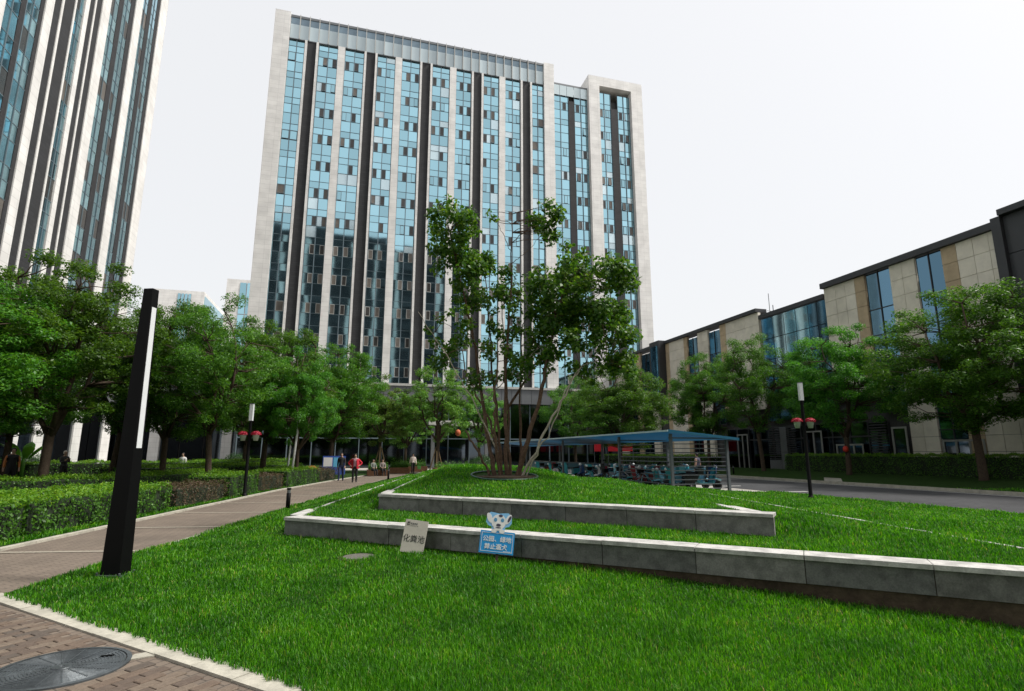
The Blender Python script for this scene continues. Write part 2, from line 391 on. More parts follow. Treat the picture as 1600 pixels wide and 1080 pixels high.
for i in range(-28, 34):
    for j in range(-60, 60):
        nn = .105 + i * .21 + (.105 if j % 2 else 0); s = j * .105
        p = ND * (nn + 1.6) + WD * (s - 6.0)
        if nn + 1.6 > nk(s - 6.0) - .2 - .115 or np.hypot(*(p - MH)) < MHR + .11: continue
        ang = math.degrees(math.atan2(p[0], p[1])) - 15.75; r = math.hypot(*p)
        if p[0] < -7 or r > 9.8 or r < 4.7 or ang > 0 or ang < -47: continue
        spots.append((0 if -44 < ang else 1, r, p))
spots.sort(key=lambda t: (t[0], t[1]))
rest = MB()
for k, (o_, r, p) in enumerate(spots):
    h = .008 + rng.random() * .006; rz = R(47) + rng.uniform(-.02, .02)
    if k < 300:
        b = place('brick', rng.choice(brick_me), path, (p[0], p[1], 0), (rng.uniform(-.008, .008), rng.uniform(-.008, .008), rz), (1, 1, h))
    else:
        c, s = math.cos(rz), math.sin(rz)
        rest.add([(p[0] + c * v[0] - s * v[1], p[1] + s * v[0] + c * v[1], v[2] * h) for v in bm_.v], bm_.f, rng.randrange(4))
if rest.v: tag(rest.build('brick_field', brick_m, path), kind='stuff')
m_band = M('buff_band_stone', (.30, .27, .22), .85, .14, 25, .3)
# pale stone bands across the path
ds = np.array([.169, .986])
for k in range(9):
    y = 12.2 + 3.3 * k
    a = np.array([on_poly(PATH_L, y + .35), y + .35]); b = np.array([on_poly(PATH_R, y - .15) - .1, y - .15])
    for q in range(5):
        p0, p1 = a + (b - a) * (q / 5 + .002), a + (b - a) * ((q + 1) / 5 - .002)
        t = np.array([0, .065])
        MB().prism([tuple(p0 - t), tuple(p1 - t), tuple(p1 + t), tuple(p0 + t)], .002, .012).build('band_stone', m_band, path)
# kerbs
def stone_row(root, pts, length, width, z0, z1, mat, name='kerb_stone', side=1, gap=.006):
    """stones along a polyline, their width to the left of the walking direction (side=1)"""
    for a, b in zip(pts[:-1], pts[1:]):
        a, b = np.array(a, float), np.array(b, float); L = np.hypot(*(b - a)); d = (b - a) / L; nrm = np.array([-d[1], d[0]]) * side * width
        n = max(1, round(L / length))
        for i in range(n):
            p, q = a + d * (L * i / n + gap), a + d * (L * (i + 1) / n - gap)
            j = rng.uniform(-.003, .003)
            MB().prism([tuple(p), tuple(q), tuple(q + nrm), tuple(p + nrm)], z0, z1 + j).build(name, mat, root)
kl = empty('kerb'); tag(kl, kind='structure')
stone_row(kl, PATH_L, .9, .14, -.05, .05, m_kerb, side=1)
kf = empty('lawn_kerb'); tag(kf, kind='structure')
k0 = ND * (nk(-9.15) - .205) + WD * -9.15; k1 = ND * (nk(1.5) - .205) + WD * 1.5
stone_row(kf, [tuple(k0), tuple(k1)], .55, .2, -.05, .022, m_kerb, side=1, gap=.004)
stone_row(kf, [(p[0] + .02, p[1] + .2) if i == 0 else p for i, p in enumerate(PATH_R[:4])], .8, .11, -.05, .022, m_kerb, side=-1)
# big cast iron cover in the brick paving
mh = empty('manhole_cover', (MH[0], MH[1], 0), label='large round cast iron manhole cover set in the brick paving', cat='manhole cover'); mh['local'] = 1
MB().lathe([(MHR + .035, -.02), (MHR + .035, .014), (MHR, .016), (MHR, -.02)], 48).build('frame_ring', m_iron, mh, loc=(0, 0, 0))
prof = [(MHR - .008, -.02), (MHR - .008, .012)]
r = MHR - .03
while r > .09: prof += [(r + .012, .012), (r + .009, .017), (r + .002, .017), (r, .012)]; r -= .026
prof += [(.075, .012), (.07, .02), (.02, .02), (.01, .012)]
lid = MB().lathe(prof, 48)
for k in range(16):
    t = 2 * math.pi * k / 16; c, s = math.cos(t), math.sin(t)
    lid.add([(c * a - s * b, s * a + c * b, z) for a, b, z in ((.1, -.006, .012), (MHR - .03, -.006, .012), (MHR - .03, .006, .012), (.1, .006, .012), (.1, -.004, .018), (MHR - .03, -.004, .018), (MHR - .03, .004, .018), (.1, .004, .018))],
            [(4, 5, 6, 7), (0, 1, 5, 4), (1, 2, 6, 5), (2, 3, 7, 6), (3, 0, 4, 7)])
lid.build('lid', m_iron, mh, loc=(0, 0, 0))
MB().box(-.05, .05, -.012, .012, .0125, .0195).build('lifting_slot', m_black, mh, loc=(.26, .18, 0.003))
for dx, dy in ((.57, .13),):
    MB().prism([(dx - .12, dy - .09), (dx + .14, dy - .02), (dx + .10, dy + .12), (dx - .10, dy + .05)], .001, .013).build('surround_stone', m_kerb, mh, loc=(0, 0, 0))

# road with far kerb, verge
road = MB().box(18.8, 27.0, -30, 120, -.5, -.02).build('road', m_asph); tag(road, kind='structure')
MB().box(26.55, 26.68, -30, 100, -.02, -.014).build('edge_line', m_line, road)
for y in (22.1, 26.8): MB().prism([(16.6, y), (20.4, y - .25), (20.4, y - .12), (16.6, y + .13)], -.03, .008).build('parking_mark', m_line, road)
kr = empty('road_kerb'); tag(kr, kind='structure')
stone_row(kr, [(27.0, 2), (27.0, 70)], 1.0, .16, -.1, .13, m_kerb, side=-1)
yy = np.linspace(-10, 62, 60); xx = np.array([27.16, 28.2, 29.5, 31, 32, 34.2])
gx, gy = np.meshgrid(xx, yy); gz = .12 + .34 * sstep(27.2, 31.5, gx)
def grid_mesh(name, gx, gy, gz, mat, keep=None):
    a, b = gx.shape; idx = np.arange(a * b).reshape(a, b)
    F = np.stack([idx[:-1, :-1], idx[:-1, 1:], idx[1:, 1:], idx[1:, :-1]], -1).reshape(-1, 4)
    if keep is not None: F = F[keep.ravel()]
    V = np.stack([gx, gy, gz], -1).reshape(-1, 3)
    me = mesh_np(name, V, F, mat); me.polygons.foreach_set('use_smooth', [True] * len(F)); return me
verge = place('verge_lawn', grid_mesh('verge_lawn', gx, gy, gz, m_soil)); tag(verge, kind='structure')
MB().prism([(27.2, 26.5), (34, 33.5), (34, 34.8), (27.2, 27.8)], [.125, .47, .47, .125], [.145, .52, .52, .145]).build('footpath', m_conc)
tag(bpy.data.objects['footpath'], kind='structure')
apron = MB().box(27.2, 36, 39.5, 50, -.1, .20).build('forecourt', m_conc); tag(apron, kind='structure')
slab = MB().box(13.3, 18.75, 22.2, 56, -.2, -.005).build('shed_pavement', m_conc); tag(slab, kind='structure')
# garden on the left of the path
gp = [(p[0] - .14, p[1]) for p in PATH_L]
V = []
for x, y in gp: V += [(x, y, .02), (x - 3, y, .08), (x - 9, y, .14), (x - 40, y, .14)]
g_ = MB(); g_.add(V, [(i * 4 + j, i * 4 + j + 1, (i + 1) * 4 + j + 1, (i + 1) * 4 + j) for i in range(len(gp) - 1) for j in range(3)])
garden = g_.build('garden_lawn', m_soil); tag(garden, kind='structure')
gpath = MB().prism([(-30, 26.2), (-13, 31.4), (-10.5, 36), (-12.5, 36.2), (-14.5, 33.2), (-30, 28.4)], .10, .165).build('garden_path', m_conc); tag(gpath, kind='structure')

# lawn sheets in front, beside and on the two planters
ts = np.linspace(0, 1, 24); ss = np.linspace(0, 1, 90)
T, S = np.meshgrid(ts, ss)
frac = .43 * T; lx = -4.08 + 1.93 * frac; ly = 8.9 + 10.2 * frac; s0 = lx * WD[0] + ly * WD[1]; s1 = (L0 @ WD) + 17; sx = s0 + (s1 - s0) * S
n_ = nk(sx) + (N_W - nk(sx)) * T
X = ND[0] * n_ + WD[0] * sx; Y = ND[1] * n_ + WD[1] * sx
lawn1 = place('front_lawn', grid_mesh('front_lawn', X, Y, z_front(X, Y), m_soil)); tag(lawn1, kind='structure')
rows = np.linspace(0, 33, 80); ts = np.linspace(0, 1, 14); GX, GY = [], []
for b in rows:
    r_ = L0 + UD * b + WD * .05; ly = 13.25 + (r_[1] - L0[1]) * 1.0 - 0.0
    if b == 0: ly = 13.25
    lx = on_poly(PATH_R, ly) + .06
    GX.append(lx + (r_[0] - lx) * ts); GY.append(ly + (r_[1] - ly) * ts)
GX, GY = np.array(GX), np.array(GY)
lawn2 = place('side_lawn', grid_mesh('side_lawn', GX, GY, z_left(GX, GY), m_soil)); tag(lawn2, kind='structure')
A, B = np.meshgrid(np.linspace(.1, 23, 116), np.linspace(.06, 32, 140))
X = L0[0] + A * WD[0] + B * UD[0]; Y = L0[1] + A * WD[1] + B * UD[1]
xc = (X[:-1, :-1] + X[1:, 1:]) / 2; yc = (Y[:-1, :-1] + Y[1:, 1:]) / 2
a1, b1 = solve(xc, yc, L1, W1, UD)
keep = ~((a1 > .0) & (a1 < LEN1 - .1) & (b1 > .18)) & (xc < 18.8) & ~((xc > 13.2) & (yc > 22.0)) & (yc < 42)
Xc = np.minimum(X, 18.85)
lawn3 = place('terrace_lawn', grid_mesh('terrace_lawn', Xc, Y, z_terr(Xc, Y), m_soil, keep)); tag(lawn3, kind='structure')
A, B = np.meshgrid(np.linspace(.0, LEN1, 40), np.linspace(.06, 22, 90))
X = L1[0] + A * W1[0] + B * UD[0]; Y = L1[1] + A * W1[1] + B * UD[1]
lawn4 = place('mound_lawn', grid_mesh('mound_lawn', X, Y, z_upper(X, Y), m_soil)); tag(lawn4, kind='structure')

# ------------------------------------------------------------------ grass blades (denser near the camera)
TREE = np.array([3.55, 13.25]); COVER = np.array([.18, 9.13])
nr = np.random.default_rng(7)
NB = 900000
rr = np.exp(nr.uniform(math.log(3.0), math.log(34), NB)); an = R(15.75) + nr.uniform(R(-50), R(50), NB)
x = rr * np.sin(an); y = rr * np.cos(an)
nn = ND[0] * x + ND[1] * y; a0, b0 = solve(x, y, L0, WD, UD); a1, b1 = solve(x, y, L1, W1, UD)
xl = np.interp(y, [p[1] for p in PATH_R], [p[0] for p in PATH_R]) + .05
front = (nn > nk(x * WD[0] + y * WD[1]) - .03 - .06 * np.abs(np.sin(x * 9.1 + np.sin(x * 23)))) & (nn < N_W + .02) & (x > xl) & (y > -2)
left = (nn >= N_W) & (a0 < .0) & (x > xl) & (y < 40)
up = (a1 > np.where(b1 < 1.3, .28, .14)) & (a1 < LEN1 - np.where(b1 < 1.6, .26, 0)) & (b1 > .42) & (b1 < 22)
incap1 = ((b1 > -.05) & (b1 < .45) & (a1 > -.05) & (a1 < LEN1 + .02)) | ((b1 > -.05) & (b1 < 10.5) & (np.abs(a1 - .08) < np.where(b1 < 1.3, .2, .05))) | ((b1 > -.05) & (b1 < 1.3) & (a1 > LEN1 - .27) & (a1 < LEN1 + .035))
incap0 = ((b0 > -.05) & (b0 < .45) & (a0 > -.05) & (a0 < LEN0)) | ((b0 > -.05) & (b0 < 19) & (np.abs(a0 - .08) < np.where(b0 < 1.3, .18, .055))) | ((b0 > -.05) & (b0 < 12) & (np.abs(a0 - LEN0 + .08) < .035 + .03 * np.sin(b0 * 4)))
terr = (nn >= N_W) & (a0 > .0) & ~((a1 > 0) & (a1 < LEN1) & (b1 > 0)) & (x < 18.7) & ~((x > 13.2) & (y > 22)) & (y < 36)
verg = (x > 27.3) & (x < 32) & (y < 45) & (np.abs((y - x) + .2) > .75)
gard = (x < np.interp(y, [p[1] for p in PATH_L], [p[0] for p in PATH_L]) - .3) & (x > -14) & (y > 8)
hole = (np.hypot(x - TREE[0], y - TREE[1]) < .78) | (np.hypot((x - COVER[0]), (y - COVER[1]) * 1.0) < .24)
z = np.full(NB, -9.0)
z = np.where(front, z_front(x, y), z); z = np.where(left & ~incap0, z_left(x, y), z); z = np.where(terr & ~incap0 & ~incap1, z_terr(x, y), z)
z = np.where(up, z_upper(x, y), z); z = np.where(verg, .12 + .34 * sstep(27.2, 31.5, x), z)
xe = np.interp(y, [p[1] for p in PATH_L], [p[0] for p in PATH_L]) - .14
z = np.where(gard, np.interp(xe - x, [0, 3, 9, 40], [.02, .08, .14, .14]), z)
k = (z > -5) & ~hole
x, y, z, rr = x[k], y[k], z[k], rr[k]; n = len(x)
clump = .5 + .5 * np.sin(x * 2.3 + 1.1 * np.sin(y * 1.7)) * np.sin(y * 2.9 + np.sin(x * 1.3))
h = nr.uniform(.03, .062, n) * (.70 + .62 * clump) * np.clip(.9 + rr / 60, .9, 1.4)
h *= np.where(nr.random(n) < .03, 1.6, 1)
wd = nr.uniform(.0016, .0033, n) * np.clip(rr / 4.5, .9, 6)
th = nr.uniform(0, 2 * math.pi, n); lean = nr.uniform(.1, .75, n) * h
bx, by = np.cos(th) * wd, np.sin(th) * wd
la = th + math.pi / 2 + nr.normal(0, .5, n); dx, dy = np.cos(la) * lean, np.sin(la) * lean
V = np.empty((n, 5, 3))
V[:, 0] = np.stack([x - bx, y - by, z - .006], 1); V[:, 1] = np.stack([x + bx, y + by, z - .006], 1)
V[:, 2] = np.stack([x + bx * .75 + dx * .35, y + by * .75 + dy * .35, z + h * .6], 1); V[:, 3] = np.stack([x - bx * .75 + dx * .35, y - by * .75 + dy * .35, z + h * .6], 1)
V[:, 4] = np.stack([x + dx, y + dy, z + h * np.sqrt(np.clip(1 - (lean / h) ** 2 * .5, .2, 1))], 1)
base = np.arange(n)[:, None] * 5
F = np.concatenate([base + np.array([[0, 1, 2]]), base + np.array([[0, 2, 3]]), base + np.array([[3, 2, 4]])], 0)
grass = place('grass', mesh_np('grass', V.reshape(-1, 3), F, m_grass))
tag(grass, 'short bright green grass covering the lawns', 'grass', kind='stuff')
print('BLADES', n)

# ------------------------------------------------------------------ the two low granite planter walls
def planter_wall(name, label, o, wd_, length, ztop, back_left, back_right, pitch, ground_z):
    root = empty(name, (o[0], o[1], 0), label=label, cat='wall', group='stepped granite planter walls')
    nrm = np.array([-wd_[1], wd_[0]])                 # points to the back
    def pt(a, b): return o + wd_ * a + nrm * b
    n = round(length / pitch)
    for i in range(n):
        a0_, a1_ = length * i / n + .0045, length * (i + 1) / n - .0045
        j = rng.uniform(-.004, .004); f0, f1 = rng.uniform(-.006, .006), rng.uniform(-.006, .006)
        MB().prism([tuple(pt(a0_, -.03 + f0)), tuple(pt(a1_, -.03 + f1)), tuple(pt(a1_, .33)), tuple(pt(a0_, .33))], ztop - .05, ztop + j).build('cap_stone', m_cap, root)
        MB().prism([tuple(pt(a0_, 0 + j)), tuple(pt(a1_, 0 + j)), tuple(pt(a1_, .1)), tuple(pt(a0_, .1))], ztop - .31, ztop - .052).build('face_stone', rng.choice(GRAN), root)
    MB().prism([tuple(pt(.03, .02)), tuple(pt(length - .03, .02)), tuple(pt(length - .03, .3)), tuple(pt(.03, .3))], -.25, ztop - .056).build('backing', m_plinth, root)
    for a, L, sgn in ((0, back_left, 1), (length, back_right, -1)):
        m = max(1, round(L / pitch)); q = o + wd_ * a
        for i in range(m):
            b0_, b1_ = .36 + (L - .36) * i / m + .003, .36 + (L - .36) * (i + 1) / m - .003
            p0, p1 = q + UD * b0_, q + UD * b1_; wv = (.24 if i == 0 else .12); s = wd_ * sgn * wv; t = -wd_ * sgn * (.03 if i == 0 else -.03)
            MB().prism([tuple(p0 + t), tuple(p1 + t), tuple(p1 + s), tuple(p0 + s)], ztop - .05, ztop + rng.uniform(-.003, .003) - (0 if i == 0 else .012)).build('cap_stone', m_cap, root)
            MB().prism([tuple(p0), tuple(p1), tuple(p1 + wd_ * sgn * .1), tuple(p0 + wd_ * sgn * .1)], ztop - .31, ztop - .052).build('face_stone', m_granite, root)
        MB().prism([tuple(q + wd_ * sgn * .02 + UD * .3), tuple(q + wd_ * sgn * .02 + UD * L), tuple(q + wd_ * sgn * .2 + UD * L), tuple(q + wd_ * sgn * .2 + UD * .3)], -.25, ztop - .056).build('return_backing', m_plinth, root)
    return root
planter_wall('planter_wall', 'long lower granite planter wall with pale cap, nearest the front lawn', L0, WD, LEN0, .60, 19.0, 12.0, 1.2, 0)
planter_wall('planter_wall', 'shorter upper granite planter wall with pale cap, round the tree mound', L1, W1, LEN1, .90, 10.5, 2.2, 1.1, .5)

# ================================================================== THE GLASS TOWER
brng = random.Random(11)
TY = 72.0
tower = empty('office_tower', (7, TY, 0), label='tall pale stone office tower with blue glass strips and dark vertical bands', cat='building')
def seg(name, x0, x1, y0, y1, z0, z1, mat, root=None): return block(name, x0, x1, y0, y1, z0, z1, mat, root or tower)
seg('core', -12.9, 26.6, TY + .5, TY + 18, 0, 59.5, m_core)
seg('core', 26.6, 41.8, TY + 1.0, TY + 18, 0, 57.0, m_core)
ZB, ZT = 10.4, 57.0
FL = [54.45 - 3.866 * i for i in range(12)]      # window centres
seg('stone_pier', -13.05, -11.1, TY - .35, TY + 17.9, ZB, 60.9, m_pale)
seg('stone_pier', 25.3, 26.9, TY - .35, TY + 17.8, ZB, 60.75, m_pale)
for c in (-4.25, 3.55, 11.35, 18.75): seg('stone_pier', c - .46, c + .46, TY - .30, TY + .4, ZB, ZT, m_pale)
for c in (-8.15, -.3, 7.45, 15.0, 22.5):
    seg('dark_band', c - .58, c + .58, TY - .06, TY + .4, ZB, ZT, m_dark)
    for s in (-1, 1): seg('white_fin', c + s * .74 - .14, c + s * .74 + .14, TY - .28, TY + .4, ZB, ZT, m_wframe if False else m_pale)
bays = [(-11.1, -9.1), (-7.2, -4.75), (-3.75, -1.25), (.65, 3.05), (4.05, 6.5), (8.4, 10.85), (11.85, 14.05), (15.95, 18.25), (19.25, 21.55), (23.45, 25.3)]
rb = [(26.9, 29.5), (30.5, 32.7), (34.5, 36.7), (37.9, 40.0)]
for c0, c1 in ((29.5, 30.5), (36.7, 37.9)): seg('dark_band', c0, c1, TY + .34, TY + .9, ZB, 55.4, m_dark)
seg('stone_pier', 32.7, 34.5, TY - .3, TY + 17.7, ZB, 58.6, m_pale)
seg('stone_pier', 40.0, 41.95, TY - .3, TY + 17.9, ZB, 58.6, m_pale)
seg('portal_beam', 32.7, 41.95, TY - .304, TY + 17.9, 58.6, 60.2, m_pale)
mul = MB(); stuff = MB(); panes = []
def curtain(x0, x1, y, sub, ztop):
    w_ = (x1 - x0) / sub
    for i in range(sub + 1):
        big = .05 if 0 < i < sub else .03
        mul.box(x0 + w_ * i - big, x0 + w_ * i + big, y - .10, y + .03, ZB, ztop)
    z = ZB; k = 0
    rows = [ZB + (ZT - ZB) * 0] 
    zs = []
    for f in FL: zs += [f - .68, f + .68, f + 1.62]
    zs = sorted(q for q in zs if ZB + .3 < q < ztop - .3); zs = [ZB] + zs + [ztop]
    for a, b in zip(zs[:-1], zs[1:]):
        mul.box(x0, x1, y - .035, y + .02, b - .02, b + .02)
        for i in range(sub): panes.append((x0 + w_ * i + .03, x0 + w_ * (i + 1) - .03, y, a + .02, b - .02))
for (x0, x1) in bays: curtain(x0, x1, TY + .12, 2, ZT)
for (x0, x1) in rb: curtain(x0, x1, TY + .52, 2, 58.0 if x0 > 30 else 57.9)
mul.build('mullion_grid', m_mull, tower)
pm = {m.name: UNITBOX.mesh('glass_pane', m) for m in (m_tglass, m_tglass2)}
panes.sort(key=lambda p: (p[3] + 1e-3 * p[0]))
sel = set(range(0, 300))
for i, (x0, x1, y, a, b) in enumerate(panes):
    tz, tx = brng.gauss(0, .0022), brng.gauss(0, .0022)
    mat = m_tglass
    if i in sel:
        o = place('glass_pane', pm[mat.name], tower, Vector(((x0 + x1) / 2, y + .03, (a + b) / 2)) - Vector(tower.location), (tx, 0, tz), (x1 - x0, .03, b - a))
    else:
        w2, h2 = (x1 - x0) / 2, (b - a) / 2; c = ((x0 + x1) / 2, y + .015, (a + b) / 2)
        q = [(-1, -1), (1, -1), (1, 1), (-1, 1)]
        stuff.add([(c[0] + u_ * w2, c[1] + u_ * w2 * tz - v_ * h2 * tx, c[2] + v_ * h2) for u_, v_ in q] + [(c[0] + u_ * w2, c[1] + .03, c[2] + v_ * h2) for u_, v_ in q],
                  [(0, 1, 2, 3), (1, 0, 4, 5), (2, 1, 5, 6), (3, 2, 6, 7), (0, 3, 7, 4)], 1 if brng.random() < .07 else 0)
tag(stuff.build('glass_pane_field', [m_tglass, m_tglassp], tower), kind='stuff')
# opening sashes, every one its own part
def sash_mesh(w_, h_, frame, pane):
    s = MB(); t = .05
    s.box(-w_ / 2, w_ / 2, -.05, 0, -h_ / 2, -h_ / 2 + t, 0).box(-w_ / 2, w_ / 2, -.05, 0, h_ / 2 - t, h_ / 2, 0)
    s.box(-w_ / 2, -w_ / 2 + t, -.05, 0, -h_ / 2 + t, h_ / 2 - t, 0).box(w_ / 2 - t, w_ / 2, -.05, 0, -h_ / 2 + t, h_ / 2 - t, 0)
    s.box(-w_ / 2 + t, w_ / 2 - t, -.025, -.005, -h_ / 2 + t, h_ / 2 - t, 1)
    return s.mesh('window', [frame, pane])
sashes = {}
def sash(w_, h_, fr, pn):
    k = (round(w_, 2), round(h_, 2), fr.name, pn.name)
    if k not in sashes: sashes[k] = sash_mesh(w_, h_, fr, pn)
    return sashes[k]
nwin = 0
for bi, (x0, x1) in enumerate(bays + rb):
    yb = (TY + .12 if bi < 10 else TY + .52) - .005
    half = (x1 - x0) / 2
    for f in FL:
        mood = brng.random()
        for i in range(2):
            if bi >= 10 and (bi == 10 and i == 0): continue
            if brng.random() < .05: continue
            wide = bi in (0, 9)
            ww = half - .12 if wide else .56
            right = bi in (1, 4, 6, 8, 10, 12)
            cx_ = x0 + half * (i + .5) + (0 if wide or bi >= 10 else (.28 if right else -.28))
            low = f < 31
            r_ = brng.random()
            if wide and r_ < .5: continue
            pn = m_dglass if r_ < .42 else (m_bglass if r_ < .74 else m_tglass2)
            if low: pn = m_bglass if r_ < .7 else m_dglass
            o = place('window', sash(ww, 1.26, m_wframe if low else m_mull, pn), tower, Vector((cx_, yb, f)) - Vector(tower.location))
            if brng.random() < .25: o.rotation_euler = (-R(brng.uniform(2, 7)), 0, 0); o.location.y -= .06
            nwin += 1
print('WINDOWS', nwin)
# crown screen
x = -11.1; npan = 29; pw = (25.3 + 11.1) / npan
for i in range(npan):
    seg('crown_panel', x + pw * i + .05, x + pw * (i + 1) - .05, TY + .02, TY + .10, ZT + .15, 59.35, m_crown)
    seg('crown_panel', x + pw * i + .05, x + pw * (i + 1) - .05, TY + .03, TY + .11, 59.36, 60.4, m_crownd)
    if i: seg('crown_fin', x + pw * i - .045, x + pw * i + .045, TY - .28, TY + .2, ZT + .1, 60.75, m_wframe)
seg('crown_rail', -11.1, 25.3, TY - .05, TY + .3, 60.4, 60.75, m_fascia)
seg('crown_ledge', -11.1, 25.3, TY - .12, TY + .45, ZT, ZT + .1, m_fascia)
seg('link_parapet', 26.9, 32.7, TY + .4, TY + .9, 57.95, 58.25, m_fascia)
for i in range(5): seg('link_crown_panel', 26.95 + i * 1.15, 26.95 + i * 1.15 + 1.1, TY + .36, TY + .40, 56.2, 57.9, m_crown)
# podium
seg('podium_ledge', -13.3, 42.2, TY - .9, TY + .5, 10.1, 10.4, m_wframe)
for i in range(40):
    x0 = -13.2 + i * 1.385
    seg('fascia_panel', x0 + .02, x0 + 1.365, TY - .75, TY - .6, 8.15, 10.1, m_fascia)
seg('lobby_wall', -13.0, 42.0, TY + .3, TY + .5, 0, 10.1, m_core)
for i in range(20):
    x0 = -13.0 + i * 2.75
    for z0, z1 in ((.1, 3.5), (3.6, 8.1)):
        seg('lobby_pane', x0 + .06, x0 + 2.69, TY - .05, TY, z0, z1, m_lobby)
    seg('lobby_mullion', x0 - .05, x0 + .05, TY - .25, TY, 0, 8.15, m_mull)
seg('lobby_transom', -13, 42, TY - .12, TY, 3.48, 3.62, m_mull)
can = empty('entrance_canopy', (12, TY - 3.5, 0), label='flat grey entrance canopy on square posts at the tower foot', cat='canopy')
block('roof_slab', 8.5, 16, TY - 6.5, TY - .8, 5.0, 5.45, m_fascia, can); block('roof_edge', 8.4, 16.1, TY - 6.6, TY - 6.5, 4.9, 5.5, m_wframe, can)
for px_ in (9, 15.4): block('post', px_ - .2, px_ + .2, TY - 6.2, TY - 5.8, 0, 5.0, m_fascia, can)

# ================================================================== LEFT OFFICE BLOCK (facade faces +X)
LX = -22.0
lb = empty('office_tower', (LX - 6, 45, 0), label='tall office tower cut off by the left edge, pale piers and dark bands', cat='building')
def lseg(name, y0, y1, p, z0, z1, mat): return block(name, LX - 1.0, LX + p, y0, y1, z0, z1, mat, lb)
block('core', LX - 16, LX - .55, 20, 60.8, 0, 66, m_core, lb)
ZL0, ZL1 = 7.0, 66.0
lpan = []; lmul = MB()
def lglass(y0, y1, off):
    lmul.box(LX + off - .02, LX + off + .06, y0 - .04, y0 + .04, ZL0, ZL1); lmul.box(LX + off - .02, LX + off + .06, (y0 + y1) / 2 - .04, (y0 + y1) / 2 + .04, ZL0, ZL1)
    z = ZL0
    while z < ZL1 - 2:
        for a, b in ((0, 1.0), (1.0, 2.7), (2.7, 3.87)):
            lpan.append((y0, y1, off, z + a, z + b)); lmul.box(LX + off - .02, LX + off + .035, y0, y1, z + b - .03, z + b + .03)
        z += 3.87
pattern = [('p', 20, 22.0), ('g', 22, 24.5), ('d', 24.5, 25.6), ('g', 25.6, 28.1), ('p', 28.1, 29.6), ('g', 29.6, 32.1), ('d', 32.1, 33.2), ('g', 33.2, 35.3), ('p', 35.3, 36.9),
           ('g', 36.9, 38.4), ('d', 38.4, 38.9), ('g', 38.9, 40.3), ('d', 40.3, 40.7), ('p', 40.7, 41.6), ('d', 41.6, 42.5), ('f', 42.5, 42.75), ('d', 42.75, 44.1), ('f', 44.1, 44.3), ('g', 44.3, 45.4), ('p', 45.4, 46.0), ('d', 46.0, 46.8), ('f', 46.8, 47.0), ('d', 47.0, 47.9), ('p', 47.9, 49.2),
           ('g', 49.2, 50.7), ('d', 50.7, 51.5), ('g', 51.5, 52.9), ('d', 52.9, 53.7), ('p', 53.7, 55.1), ('g', 55.1, 56.4), ('d', 56.4, 57.2), ('g', 57.2, 58.5), ('d', 58.5, 59.2), ('p', 59.2, 61.0)]
for k, y0, y1 in pattern:
    if k == 'p': lseg('stone_pier', y0, y1, .12, 0, ZL1 + 1.5, m_pale)
    elif k == 'f': lseg('white_fin', y0, y1, .10, ZL0, ZL1, m_pale)
    elif k == 'd': lseg('dark_band', y0, y1, .04, ZL0, ZL1, m_dark)
    else: lglass(y0, y1, 0.0)
lpan.sort(key=lambda p: (p[3] + p[4]) / 2 > 45)
gm = UNITBOX.mesh('glass_pane', m_tglass); gm2 = UNITBOX.mesh('glass_pane', m_tglass2); gd = UNITBOX.mesh('glass_pane', m_dglass); gb = UNITBOX.mesh('glass_pane', m_bglass)
lst = MB(); cnt = 0
for (y0, y1, off, a, b) in lpan:
    vis = y0 > 36.5 and a > 10 and a < 50
    mid = abs((b - a) - 1.7) < .05
    for h0, h1 in ((y0, (y0 + y1) / 2), ((y0 + y1) / 2, y1)):
        if vis and cnt < 300 and (mid or brng.random() < .5):
            cnt += 1; r_ = brng.random()
            me = (gd if r_ < .3 else gb if r_ < .42 else gm2) if mid else gm
            place('glass_pane', me, lb, Vector((LX + off, (h0 + h1) / 2, (a + b) / 2)) - Vector(lb.location), (0, brng.gauss(0, .006), brng.gauss(0, .006)), (.03, h1 - h0 - .07, b - a - .05))
        else:
            lst.box(LX + off - .015, LX + off + .012 + brng.random() * .004, h0 + .03, h1 - .03, a + .02, b - .02)
tag(lst.build('glass_pane_field', m_tglass, lb), kind='stuff'); lmul.build('mullion_grid', m_mull, lb)
for i in range(14): block('shop_pane', LX - .1, LX, 22 + i * 2.9 + .06, 22 + i * 2.9 + 2.84, .1, 6.2, m_lobby, lb)
block('fascia', LX - .3, LX + .3, 20, 60.8, 6.3, 7.0, m_fascia, lb)

# ================================================================== RIGHT LOW BUILDING (facade faces -X)
RX = 36.0
rbld = empty('commercial_building', (RX + 6, 45, 0), label='three storey cream stone commercial building along the road on the right', cat='building')
def rseg(name, y0, y1, p, z0, z1, mat, q=.3): return block(name, RX - p, RX + q, y0, y1, z0, z1, mat, rbld)
block('core', RX + .45, RX + 14, 4, 95, 0, 13.6, m_core, rbld)
rows_hi = [.15, 1.84, 2.79, 3.94, 5.7, 7.4, 9.1, 10.8, 12.45, 13.6, 14.75]
def stone_col(y0, y1, mat_fn, z0=0.15, ztop=14.75, proud=0.0):
    zs = [z for z in rows_hi if z0 <= z <= ztop + .01]
    for a, b in zip(zs[:-1], zs[1:]):
        rseg('stone_panel', y0 + .012, y1 - .012, proud + brng.uniform(0, .012), a + .012, b - .012, mat_fn())
def sm(): return brng.choice([m_stoneA, m_stoneB, m_stoneA])
